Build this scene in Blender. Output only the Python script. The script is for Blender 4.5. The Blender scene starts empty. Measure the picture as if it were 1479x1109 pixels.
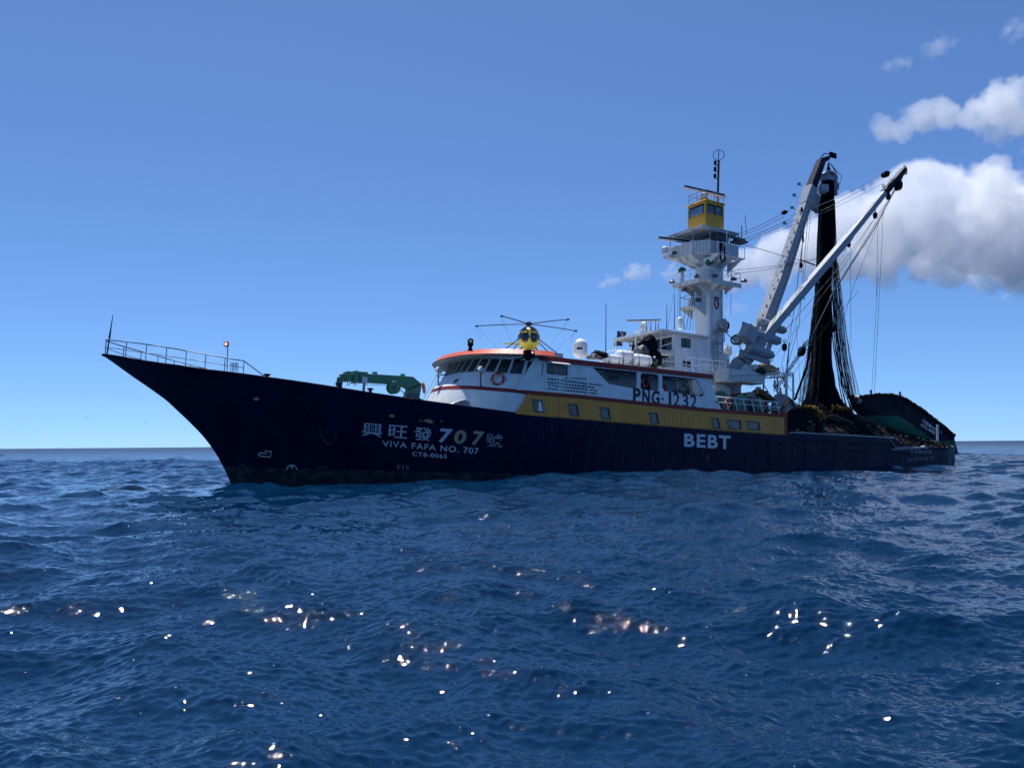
import bpy, bmesh, math, random
import numpy as np
from mathutils import Vector, Matrix, Euler
from mathutils.geometry import tessellate_polygon
R = math.radians
SC = bpy.context.scene
COL = SC.collection

# ---------------------------------------------------------------- camera
W0, H0, FPX = 1479.0, 1109.0, 1112.0
CAM_H, PITCH, ROLL = 2.5, R(4.5), R(0.46)
_f = Vector((0, math.cos(PITCH), math.sin(PITCH)))
_u = Vector((0, -math.sin(PITCH), math.cos(PITCH)))
_r = Vector((1, 0, 0))
CR = _r * math.cos(ROLL) - _u * math.sin(ROLL)
CU = _u * math.cos(ROLL) + _r * math.sin(ROLL)
CF = _f
CC = Vector((0, 0, CAM_H))
cam_d = bpy.data.cameras.new('camera')
cam = bpy.data.objects.new('camera', cam_d)
COL.objects.link(cam)
m = Matrix.Identity(4)
for i in range(3):
    m[i][0] = CR[i]; m[i][1] = CU[i]; m[i][2] = -CF[i]; m[i][3] = CC[i]
cam.matrix_world = m
cam_d.sensor_fit = 'HORIZONTAL'
cam_d.sensor_width = 36.0
cam_d.lens = 36.0 * FPX / W0
cam_d.clip_start = 0.1
cam_d.clip_end = 60000
SC.camera = cam
def ray(px, py):
    return CF + CR * ((px - W0 / 2) / FPX) - CU * ((py - H0 / 2) / FPX)

# ---------------------------------------------------------------- sky and sun
SUN_AZ, SUN_EL = R(-18), R(68.5)          # azimuth from +Y, clockwise positive
world = bpy.data.worlds.new('World')
SC.world = world
world.use_nodes = True
wn = world.node_tree
wn.nodes.clear()
sky = wn.nodes.new('ShaderNodeTexSky')
sky.sky_type = 'NISHITA'
sky.sun_disc = False
sky.sun_elevation = SUN_EL
sky.sun_rotation = SUN_AZ
sky.altitude = 0
sky.air_density = 0.7
sky.dust_density = 0.3
sky.ozone_density = 10.0
bg = wn.nodes.new('ShaderNodeBackground')
bg.inputs[1].default_value = 0.108
wo = wn.nodes.new('ShaderNodeOutputWorld')
tc = wn.nodes.new('ShaderNodeTexCoord')
lift = wn.nodes.new('ShaderNodeVectorMath'); lift.operation = 'MULTIPLY_ADD'      # look a little above the dusty horizon line
lift.inputs[1].default_value = (1, 1, 0.93); lift.inputs[2].default_value = (0, 0, 0.042)
wn.links.new(tc.outputs['Generated'], lift.inputs[0]); wn.links.new(lift.outputs[0], sky.inputs[0])
tint = wn.nodes.new('ShaderNodeVectorMath'); tint.operation = 'MULTIPLY'
tint.inputs[1].default_value = (0.86, 0.975, 1.04)
wn.links.new(sky.outputs[0], tint.inputs[0]); wn.links.new(tint.outputs[0], bg.inputs[0])
wn.links.new(bg.outputs[0], wo.inputs[0])
sl = bpy.data.lights.new('sun', 'SUN')
sl.energy = 4.3
sl.angle = R(0.53)
sl.color = (1.0, 0.98, 0.95)
so = bpy.data.objects.new('sun', sl)
COL.objects.link(so)
SUN_DIR = Vector((math.sin(SUN_AZ) * math.cos(SUN_EL), math.cos(SUN_AZ) * math.cos(SUN_EL), math.sin(SUN_EL)))
so.rotation_euler = SUN_DIR.to_track_quat('Z', 'Y').to_euler()
so.location = (0, 0, 200)
SC.view_settings.view_transform = 'Standard'
SC.view_settings.look = 'None'
SC.view_settings.exposure = 0.4
SC.view_settings.gamma = 1.0
SC.cycles.max_bounces = 16
SC.cycles.volume_bounces = 16
SC.cycles.transparent_max_bounces = 24
SC.cycles.use_denoising = True
SC.cycles.sample_clamp_indirect = 6.0
SC.cycles.caustics_reflective = False
SC.cycles.caustics_refractive = False

# ---------------------------------------------------------------- node helpers
def new_mat(name):
    mt = bpy.data.materials.new(name)
    mt.use_nodes = True
    nt = mt.node_tree
    b = nt.nodes['Principled BSDF']
    return mt, nt, b
def lk(nt, a, b):
    nt.links.new(a, b)
def nd(nt, t, **kw):
    n = nt.nodes.new(t)
    for k, v in kw.items():
        setattr(n, k, v)
    return n
def mth(nt, op, a, b=None, c=None, clamp=False):
    n = nt.nodes.new('ShaderNodeMath')
    n.operation = op
    n.use_clamp = clamp
    for i, v in enumerate((a, b, c)):
        if v is None: continue
        if isinstance(v, (int, float)): n.inputs[i].default_value = v
        else: nt.links.new(v, n.inputs[i])
    return n.outputs[0]
def noise(nt, vec, scale, detail=4, rough=0.55, dist=0.0):
    n = nt.nodes.new('ShaderNodeTexNoise')
    n.inputs['Scale'].default_value = scale
    n.inputs['Detail'].default_value = detail
    n.inputs['Roughness'].default_value = rough
    n.inputs['Distortion'].default_value = dist
    if vec is not None: nt.links.new(vec, n.inputs['Vector'])
    return n.outputs[0]
def ramp(nt, fac, stops):
    n = nt.nodes.new('ShaderNodeValToRGB')
    el = n.color_ramp.elements
    while len(el) < len(stops): el.new(0.5)
    for e, (p, c) in zip(el, stops):
        e.position = p
        e.color = (c[0], c[1], c[2], 1) if isinstance(c, (tuple, list)) else (c, c, c, 1)
    nt.links.new(fac, n.inputs[0])
    return n.outputs[0]
def mix(nt, fac, a, b):
    n = nt.nodes.new('ShaderNodeMix')
    n.data_type = 'RGBA'
    for s, v in ((n.inputs[0], fac), (n.inputs[6], a), (n.inputs[7], b)):
        if isinstance(v, (int, float)): s.default_value = v
        elif isinstance(v, (tuple, list)): s.default_value = (v[0], v[1], v[2], 1)
        else: nt.links.new(v, s)
    return n.outputs[2]
def vscale(nt, vec, s):
    n = nt.nodes.new('ShaderNodeVectorMath')
    n.operation = 'MULTIPLY'
    nt.links.new(vec, n.inputs[0])
    n.inputs[1].default_value = s
    return n.outputs[0]
def coords(nt, kind='Object'):
    return nt.nodes.new('ShaderNodeTexCoord').outputs[kind]
# ================================================================ THE SEA
rng = np.random.default_rng(7)
def wave_tile(L, N, kmin, kmax, wind_dir, spread, target_rms, peak, power=4.0):
    """random wind sea in one repeating square: height and sideways chop"""
    k1 = 2 * np.pi * np.fft.fftfreq(N, L / N)
    kx, ky = np.meshgrid(k1, k1, indexing='ij')
    k = np.sqrt(kx ** 2 + ky ** 2)
    k[0, 0] = 1e9
    kp = 2 * np.pi / peak
    cosd = (kx * math.cos(wind_dir) + ky * math.sin(wind_dir)) / k
    S = np.exp(-1.0 * (kp / k) ** 2) / k ** power * (np.abs(cosd) ** spread * (cosd > 0) + 0.12)
    S[(k < kmin) | (k > kmax)] = 0
    A = np.sqrt(S) * (rng.normal(size=(N, N)) + 1j * rng.normal(size=(N, N)))
    A[0, 0] = 0
    h = np.real(np.fft.ifft2(A))
    sc = target_rms / h.std()
    dx = np.real(np.fft.ifft2(1j * kx / k * A)) * sc
    dy = np.real(np.fft.ifft2(1j * ky / k * A)) * sc
    return h * sc, dx, dy, L, N
def sample(tile, x, y):
    h, dx, dy, L, N = tile
    u = (x / L) % 1.0 * N
    v = (y / L) % 1.0 * N
    i = np.floor(u).astype(int); j = np.floor(v).astype(int)
    fu = u - i; fv = v - j
    fu = fu * fu * (3 - 2 * fu) * 0.5 + fu * 0.5; fv = fv * fv * (3 - 2 * fv) * 0.5 + fv * 0.5
    i %= N; j %= N; i2 = (i + 1) % N; j2 = (j + 1) % N
    out = []
    for a in (h, dx, dy):
        out.append(a[i, j] * (1 - fu) * (1 - fv) + a[i2, j] * fu * (1 - fv) + a[i, j2] * (1 - fu) * fv + a[i2, j2] * fu * fv)
    return out
WD = R(250)
T_SWELL = wave_tile(331.0, 256, 0, 2 * np.pi / 9.0, R(235), 4, 0.17, 34.0)
T_BIG = wave_tile(91.0, 512, 2 * np.pi / 9.0, 2 * np.pi / 1.1, WD, 2, 0.074, 4.6, 3.35)
T_SMALL = wave_tile(17.3, 512, 2 * np.pi / 1.1, 2 * np.pi / 0.10, R(262), 1, 0.0118, 0.8, 3.1)
def sea_height(x, y):
    r = np.sqrt(x * x + y * y)
    w1 = np.clip(1 - (r - 900) / 2500, 0.25, 1)
    w2 = np.clip(1 - (r - 35) / 90, 0, 1)
    # turn the second tile so the two never repeat together
    h0, a0, b0 = sample(T_SWELL, x * 0.94 + y * 0.34, -x * 0.34 + y * 0.94)
    h1, a1, b1 = sample(T_BIG, x + 38, y + 52)
    c, s = math.cos(0.5), math.sin(0.5)
    h2, a2, b2 = sample(T_SMALL, x * c + y * s, -x * s + y * c)
    h1b, a1b, b1b = sample(T_BIG, (x * 0.8 - y * 0.6) * 0.37, (x * 0.6 + y * 0.8) * 0.37)
    gust = 0.75 + 0.5 * (h1b / 0.070 * 0.25 + 0.5)
    z = h0 + h1 * w1 * gust + h1b * 0.9 + h2 * w2
    dx = 0.9 * (a0 + a1 * w1 * gust + a2 * w2 * 0.8)
    dy = 0.9 * (b0 + b1 * w1 * gust + b2 * w2 * 0.8)
    hump = 0.62 * np.exp(-((x - 7) / 17.0) ** 2 - ((y - 46 - 0.35 * (x - 5)) / 7.5) ** 2)
    return z + hump, dx * 0.92, dy * 0.92
def build_sea():
    ang_in = np.linspace(-R(43), R(43), 1250)
    ang_out = np.linspace(R(43), R(317), 90)[1:-1]
    ang = np.concatenate([ang_in, ang_out])
    fp = 770.0
    r = [2.2]
    while r[-1] < 45000:
        d = r[-1]
        step = min(d * d / (fp * CAM_H) * 0.40, d * 0.05)
        step = max(step, 0.016)
        if 30 < d < 160: step = min(step, 0.36)
        r.append(d + step)
    r = np.array(r)
    A, Rr = np.meshgrid(ang, r, indexing='xy')
    x = np.sin(A) * Rr; y = np.cos(A) * Rr
    z, dx, dy = sea_height(x, y)
    far = np.clip((40000 - Rr) / 20000, 0, 1)
    co = np.stack([x + dx, y + dy, z * far], -1).reshape(-1, 3)
    nr, na = Rr.shape
    idx = np.arange(nr * na).reshape(nr, na)
    nxt = np.roll(idx, -1, axis=1)
    q = np.stack([idx[:-1], idx[1:], nxt[1:], nxt[:-1]], -1).reshape(-1, 4)
    cen = len(co)
    co = np.concatenate([co, [[0, 0, float(z[0].mean())]]])
    tri = np.stack([np.full(na, cen), idx[0], nxt[0]], -1)
    me = bpy.data.meshes.new('sea')
    nq = len(q)
    me.vertices.add(len(co)); me.vertices.foreach_set('co', co.astype(np.float32).ravel())
    loops = np.concatenate([q[:, ::1].ravel(), tri.ravel()])
    me.loops.add(len(loops)); me.loops.foreach_set('vertex_index', loops.astype(np.int32))
    starts = np.concatenate([np.arange(nq) * 4, nq * 4 + np.arange(na) * 3])
    me.polygons.add(len(starts)); me.polygons.foreach_set('loop_start', starts.astype(np.int32))
    me.update(calc_edges=True)
    me.polygons.foreach_set('use_smooth', np.ones(len(starts), bool))
    if me.polygons[0].normal.z < 0: me.flip_normals()
    o = bpy.data.objects.new('sea', me)
    COL.objects.link(o)
    o['kind'] = 'structure'; o['label'] = 'deep blue open sea with choppy wind waves and sun glints'
    return o
def sea_material():
    mt, nt, b = new_mat('sea_water')
    pos = nd(nt, 'ShaderNodeNewGeometry').outputs['Position']
    a = vscale(nt, pos, (1.0, 1.7, 1.0))
    n1 = noise(nt, a, 3.4, 2, 0.55, 0.5)
    n2 = noise(nt, a, 17.0, 1, 0.5, 0.4)
    n3 = noise(nt, pos, 0.05, 3, 0.5)          # slicks and gusts
    gust = ramp(nt, n3, [(0.36, 0.35), (0.6, 1.0)])
    dl = nd(nt, 'ShaderNodeVectorMath', operation='LENGTH'); lk(nt, pos, dl.inputs[0])
    km = mth(nt, 'DIVIDE', dl.outputs[1], 1000.0)
    # ripples too fine to resolve hand over to micro-roughness with distance
    n1 = mth(nt, 'MULTIPLY', n1, ramp(nt, km, [(0.0, 0.060), (0.03, 0.055), (0.12, 0.045), (0.3, 0.03)]))
    n2 = mth(nt, 'MULTIPLY', n2, ramp(nt, km, [(0.0, 0.011), (0.012, 0.010), (0.045, 0.0)]))
    # beyond the finely meshed water the wind waves themselves are carried by the shader
    n4 = noise(nt, vscale(nt, pos, (0.8, 1.0, 1.0)), 0.16, 4, 0.6, 0.3)
    n4 = mth(nt, 'MULTIPLY', n4, ramp(nt, km, [(0.08, 0.0), (0.35, 1.0)]))
    hh = mth(nt, 'ADD', mth(nt, 'MULTIPLY', mth(nt, 'ADD', n1, n2), gust), n4)
    bp = nd(nt, 'ShaderNodeBump')
    bp.inputs['Strength'].default_value = 1.0
    bp.inputs['Distance'].default_value = 0.55
    lk(nt, hh, bp.inputs['Height'])
    lk(nt, bp.outputs[0], b.inputs['Normal'])
    b.inputs['Base Color'].default_value = (0.0012, 0.0195, 0.056, 1)
    # waves finer than the mesh stands for count as micro-roughness further out
    lk(nt, ramp(nt, km, [(0.0, 0.015), (0.04, 0.03), (0.2, 0.2), (0.8, 0.42)]), b.inputs['Roughness'])
    b.inputs['IOR'].default_value = 1.333
    return mt
sea = build_sea()
sea.data.materials.append(sea_material())
# ================================================================ CLOUDS (real volumes, kilometres away)
def cloud_volume(name, label, dist, blobs, dens, vox, nscale, erode, seed=0.0, group=None, soft=0.35):
    """blobs: (px, py, radius_px, depth shift in radii). Density grid = union of soft balls eroded by fractal noise"""
    pxm = dist / FPX
    B = []
    for (px, py, rp, dz) in blobs:
        d = ray(px, py)
        p = CC + d * (dist / d.dot(CF))
        rr = rp * pxm
        p = p + Vector((0, 1, 0)) * (dz * rr)
        B.append((p, rr))
    lo = Vector([min(p[i] - r * 1.15 for p, r in B) for i in range(3)])
    hi = Vector([max(p[i] + r * 1.15 for p, r in B) for i in range(3)])
    cen = (lo + hi) / 2
    ng = bpy.data.node_groups.new(name, 'GeometryNodeTree')
    ng.interface.new_socket('Geometry', in_out='OUTPUT', socket_type='NodeSocketGeometry')
    out = ng.nodes.new('NodeGroupOutput')
    vc = ng.nodes.new('GeometryNodeVolumeCube')
    vc.inputs['Min'].default_value = lo - cen
    vc.inputs['Max'].default_value = hi - cen
    for k, nm in enumerate(('Resolution X', 'Resolution Y', 'Resolution Z')):
        vc.inputs[nm].default_value = max(8, int((hi[k] - lo[k]) / vox))
    posn = ng.nodes.new('GeometryNodeInputPosition').outputs[0]
    def vm(op, a, b):
        n = ng.nodes.new('ShaderNodeVectorMath'); n.operation = op
        for i, v in enumerate((a, b)):
            if v is None: continue
            if isinstance(v, (tuple, list, Vector)): n.inputs[i].default_value = tuple(v)
            else: ng.links.new(v, n.inputs[i])
        return n.outputs[1] if op in ('LENGTH', 'DISTANCE') else n.outputs[0]
    # one warp so the balls do not read as balls
    nz = ng.nodes.new('ShaderNodeTexNoise')
    nz.inputs['Scale'].default_value = nscale * 0.5
    nz.inputs['Detail'].default_value = 3
    off = vm('ADD', posn, (seed * 771, seed * 313, 0))
    ng.links.new(off, nz.inputs['Vector'])
    wv = vm('SUBTRACT', nz.outputs['Color'], (0.5, 0.5, 0.5))
    warp = vm('SCALE', wv, None)
    warp.node.inputs['Scale'].default_value = 0.9 / nscale * 0.5
    pw = vm('ADD', posn, warp)
    f = None
    for p, r in B:
        dd = vm('DISTANCE', pw, p - cen)
        v = mth(ng, 'SUBTRACT', 1.0, mth(ng, 'DIVIDE', dd, r))
        if f is None: f = v
        else:
            n = ng.nodes.new('ShaderNodeMath'); n.operation = 'SMOOTH_MAX'
            ng.links.new(f, n.inputs[0]); ng.links.new(v, n.inputs[1]); n.inputs[2].default_value = 0.15
            f = n.outputs[0]
    nf = ng.nodes.new('ShaderNodeTexNoise')
    nf.inputs['Scale'].default_value = nscale
    nf.inputs['Detail'].default_value = 7
    nf.inputs['Roughness'].default_value = 0.58
    ng.links.new(off, nf.inputs['Vector'])
    e = mth(ng, 'MULTIPLY', mth(ng, 'SUBTRACT', nf.outputs[0], 0.5), erode * 2)
    g = mth(ng, 'ADD', f, e)
    g = mth(ng, 'SUBTRACT', g, 0.12)
    g = mth(ng, 'DIVIDE', g, soft, clamp=True)
    ng.links.new(mth(ng, 'MULTIPLY', g, dens), vc.inputs['Density'])
    sm = ng.nodes.new('GeometryNodeSetMaterial')
    mt, nt, b = new_mat(name + '_vapour')
    nt.nodes.remove(b)
    pv = nd(nt, 'ShaderNodeVolumePrincipled')
    pv.inputs['Color'].default_value = (1, 1, 1, 1)
    pv.inputs['Density'].default_value = 1.0
    pv.inputs['Anisotropy'].default_value = 0.0
    lk(nt, pv.outputs[0], nt.nodes['Material Output'].inputs['Volume'])
    sm.inputs['Material'].default_value = mt
    ng.links.new(vc.outputs[0], sm.inputs[0])
    ng.links.new(sm.outputs[0], out.inputs[0])
    me = bpy.data.meshes.new(name)
    me.materials.append(mt)
    o = bpy.data.objects.new(name, me)
    o.location = cen
    COL.objects.link(o)
    md = o.modifiers.new('shape', 'NODES')
    md.node_group = ng
    o['label'] = label; o['category'] = 'cloud'; o['kind'] = 'stuff'
    return o
cloud_volume('cloud', 'large white cumulus with billowing top and grey underside behind the boom tips', 3000, [
    (1345, 275, 42, 0), (1312, 258, 30, -.3), (1335, 252, 34, 0), (1362, 258, 34, .1), (1330, 300, 60, .2), (1390, 290, 50, .3), (1425, 280, 42, -.2), (1460, 300, 62, .4), (1520, 320, 80, .2), (1585, 320, 70, 0),
    (1250, 330, 52, -.2), (1215, 320, 40, .3), (1290, 345, 62, .1), (1350, 350, 66, 0), (1420, 350, 66, -.3), (1480, 365, 60, .2), (1550, 370, 70, 0),
    (1190, 345, 46, 0), (1150, 360, 38, .2), (1110, 372, 34, 0), (1080, 385, 32, 0), (1125, 395, 28, .3), (1058, 398, 24, 0), (1170, 385, 32, -.4), (1220, 300, 34, 0),
    (1225, 385, 30, 0), (1275, 390, 24, .1), (1325, 392, 26, 0), (1375, 392, 26, .1), (1430, 400, 26, 0), (1480, 405, 26, 0)],
    0.0115, 6.5, 0.009, 1.1, 1.3, soft=0.09)
cloud_volume('cloud', 'smaller ragged white cloud above the big cumulus at upper right', 2600, [
    (1275, 188, 20, 0), (1305, 186, 18, 0), (1340, 170, 26, 0), (1370, 166, 24, .2), (1400, 172, 22, -.2), (1445, 160, 42, 0), (1470, 150, 40, .3), (1520, 165, 50, 0), (1440, 185, 24, 0)],
    0.011, 5.0, 0.013, 1.5, 4.1, soft=0.2)
for px, py, sc_, lab in ((882, 407, 11, 'small white cloud puff left of the mast, the lower of two'), (921, 393, 15, 'small white cloud puff left of the mast, the upper of two'),
                        (973, 394, 14, 'small white cloud puff touching the mast radar platforms'), (1358, 66, 18, 'wispy little cloud high at upper right'),
                        (1297, 93, 15, 'faint curved cloud wisp left of the high wispy cloud'), (1472, 42, 18, 'faint cloud scrap at the top right edge'),
                        (1062, 448, 12, 'tiny faint cloud scrap between mast and white boom'), (62, 631, 9, 'thin low cloud streak just above the horizon left of the bow')):
    cloud_volume('cloud', lab, 2800, [(px, py, sc_, 0), (px - sc_ * .9, py + sc_ * .3, sc_ * .7, 0), (px + sc_ * .9, py - sc_ * .2, sc_ * .65, 0)],
                 0.006 if py < 100 or py > 420 else 0.018, 2.4 * sc_ / 15, 0.03, 1.9, px * 0.013, group='small cloud scraps', soft=0.8)
# ================================================================ MATERIALS
def paint(name, col, rough=0.45, stain=(0.25, 0.12, 0.05), wear=0.25, scale=0.8, bump=0.02, streak=True, metal=0.0, spec=0.4):
    """weathered ship paint: faint patches, vertical rust streaks, uneven plate"""
    mt, nt, b = new_mat(name)
    oc = coords(nt)
    n1 = noise(nt, oc, scale, 5, 0.6)
    st = vscale(nt, oc, (3.0, 3.0, 0.22)) if streak else vscale(nt, oc, (1, 1, 1))
    n2 = noise(nt, st, 1.6 * scale, 6, 0.65)
    n3 = noise(nt, oc, scale * 7, 5, 0.7)
    dark = tuple(c * 0.82 for c in col)
    base = mix(nt, ramp(nt, n1, [(0.35, 0), (0.7, 0.8)]), col, dark)
    f = mth(nt, 'MULTIPLY', ramp(nt, n2, [(0.56, 0), (0.74, 1)]), ramp(nt, n3, [(0.4, 0.1), (0.62, 1)]))
    f = mth(nt, 'MULTIPLY', f, wear)
    lk(nt, mix(nt, f, base, stain), b.inputs['Base Color'])
    lk(nt, ramp(nt, n3, [(0.3, rough * 0.8), (0.7, min(1, rough * 1.4))]), b.inputs['Roughness'])
    b.inputs['Specular IOR Level'].default_value = spec
    b.inputs['Metallic'].default_value = metal
    bp = nd(nt, 'ShaderNodeBump')
    bp.inputs['Strength'].default_value = 0.5
    bp.inputs['Distance'].default_value = bump
    lk(nt, mth(nt, 'ADD', n1, mth(nt, 'MULTIPLY', n3, 0.25)), bp.inputs['Height'])
    lk(nt, bp.outputs[0], b.inputs['Normal'])
    return mt
def glass(name, col=(0.008, 0.012, 0.018), rough=0.06):
    mt, nt, b = new_mat(name)
    oc = coords(nt)
    n = noise(nt, oc, 0.9, 3)
    lk(nt, mix(nt, ramp(nt, n, [(0.42, 0), (0.6, 1)]), col, tuple(c * 2.6 for c in col)), b.inputs['Base Color'])
    b.inputs['Roughness'].default_value = rough
    b.inputs['Specular IOR Level'].default_value = 0.6
    return mt
def fibre(name, c1, c2, c3, scale=3.0, bump=0.15):
    mt, nt, b = new_mat(name)
    oc = coords(nt)
    n1 = noise(nt, oc, scale * 0.4, 6, 0.65)
    n2 = noise(nt, vscale(nt, oc, (1, 1, 2.2)), scale * 6, 6, 0.75, 1.0)
    w = nd(nt, 'ShaderNodeTexVoronoi'); w.inputs['Scale'].default_value = scale * 5; lk(nt, oc, w.inputs['Vector'])
    w.feature = 'DISTANCE_TO_EDGE'
    c = mix(nt, ramp(nt, n2, [(0.35, 0), (0.65, 1)]), c1, c2)
    c = mix(nt, ramp(nt, n1, [(0.5, 0), (0.7, 1)]), c, c3)
    lk(nt, c, b.inputs['Base Color'])
    b.inputs['Roughness'].default_value = 0.9
    b.inputs['Specular IOR Level'].default_value = 0.03
    bp = nd(nt, 'ShaderNodeBump'); bp.inputs['Distance'].default_value = bump
    lk(nt, mth(nt, 'ADD', n2, mth(nt, 'MULTIPLY', w.outputs[0], 1.5)), bp.inputs['Height'])
    lk(nt, bp.outputs[0], b.inputs['Normal'])
    return mt
def hull_paint():
    """navy topsides, grey-green boot top below z=1.28 with scraped patches, all in one sheet of steel"""
    mt, nt, b = new_mat('hull_paint')
    oc = coords(nt)
    sp = nd(nt, 'ShaderNodeSeparateXYZ'); lk(nt, oc, sp.inputs[0])
    z, s = sp.outputs[2], sp.outputs[0]
    n1 = noise(nt, oc, 0.35, 6, 0.6)
    n3 = noise(nt, oc, 3.5, 6, 0.7)
    st = noise(nt, vscale(nt, oc, (2.2, 2.2, 0.25)), 1.3, 6, 0.7)
    navy = mix(nt, ramp(nt, n1, [(0.4, 0), (0.65, 1)]), (0.002, 0.0038, 0.028), (0.004, 0.008, 0.044))
    # scuffed grey green bruises and salt streaks, commoner towards the stern
    sc = mth(nt, 'MULTIPLY', ramp(nt, st, [(0.5, 0), (0.7, 1)]), ramp(nt, n3, [(0.42, 0), (0.6, 1)]))
    aft = mth(nt, 'MULTIPLY_ADD', mth(nt, 'DIVIDE', s, 60.0, clamp=True), 0.7, 0.45)
    sc = mth(nt, 'MULTIPLY', sc, aft)
    navy = mix(nt, sc, navy, (0.040, 0.048, 0.066))
    cb = nd(nt, 'ShaderNodeCombineXYZ'); lk(nt, s, cb.inputs[0]); lk(nt, z, cb.inputs[1])
    bk = nd(nt, 'ShaderNodeTexBrick'); lk(nt, cb.outputs[0], bk.inputs['Vector'])
    bk.inputs['Scale'].default_value = 1.0; bk.inputs['Brick Width'].default_value = 5.2; bk.inputs['Row Height'].default_value = 1.55; bk.inputs['Mortar Size'].default_value = 0.018
    seam = bk.outputs['Fac']
    navy = mix(nt, mth(nt, 'MULTIPLY', seam, 0.35), navy, (0.016, 0.020, 0.05))
    rust = mth(nt, 'MULTIPLY', ramp(nt, noise(nt, vscale(nt, oc, (1, 1, .4)), 0.9, 7, 0.75), [(0.66, 0), (0.74, 1)]), mth(nt, 'DIVIDE', s, 55.0, clamp=True))
    navy = mix(nt, mth(nt, 'MULTIPLY', rust, 0.75), navy, (0.06, 0.022, 0.012))
    boot = mix(nt, ramp(nt, noise(nt, oc, 1.7, 8, 0.75), [(0.47, 0), (0.56, 1)]), (0.014, 0.030, 0.040), (0.055, 0.068, 0.082))
    boot = mix(nt, ramp(nt, noise(nt, vscale(nt, oc, (1, 1, .5)), 2.6, 8, 0.8), [(0.55, 0), (0.63, 1)]), boot, (0.050, 0.018, 0.012))
    edge = mth(nt, 'ADD', z, mth(nt, 'MULTIPLY', mth(nt, 'SUBTRACT', n3, 0.5), 0.22))
    fb = mth(nt, 'LESS_THAN', edge, 1.28)
    lk(nt, mix(nt, fb, navy, boot), b.inputs['Base Color'])
    lk(nt, ramp(nt, n3, [(0.3, 0.3), (0.7, 0.5)]), b.inputs['Roughness'])
    b.inputs['Specular IOR Level'].default_value = 0.12
    wv = nd(nt, 'ShaderNodeTexWave'); wv.inputs['Scale'].default_value = 0.23; wv.inputs['Distortion'].default_value = 1.2
    lk(nt, oc, wv.inputs['Vector'])
    bp = nd(nt, 'ShaderNodeBump'); bp.inputs['Distance'].default_value = 0.03; bp.inputs['Strength'].default_value = 0.6
    lk(nt, mth(nt, 'ADD', mth(nt, 'ADD', mth(nt, 'MULTIPLY', wv.outputs[1], 0.5), n3), mth(nt, 'MULTIPLY', seam, 0.6)), bp.inputs['Height'])
    lk(nt, bp.outputs[0], b.inputs['Normal'])
    return mt
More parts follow.
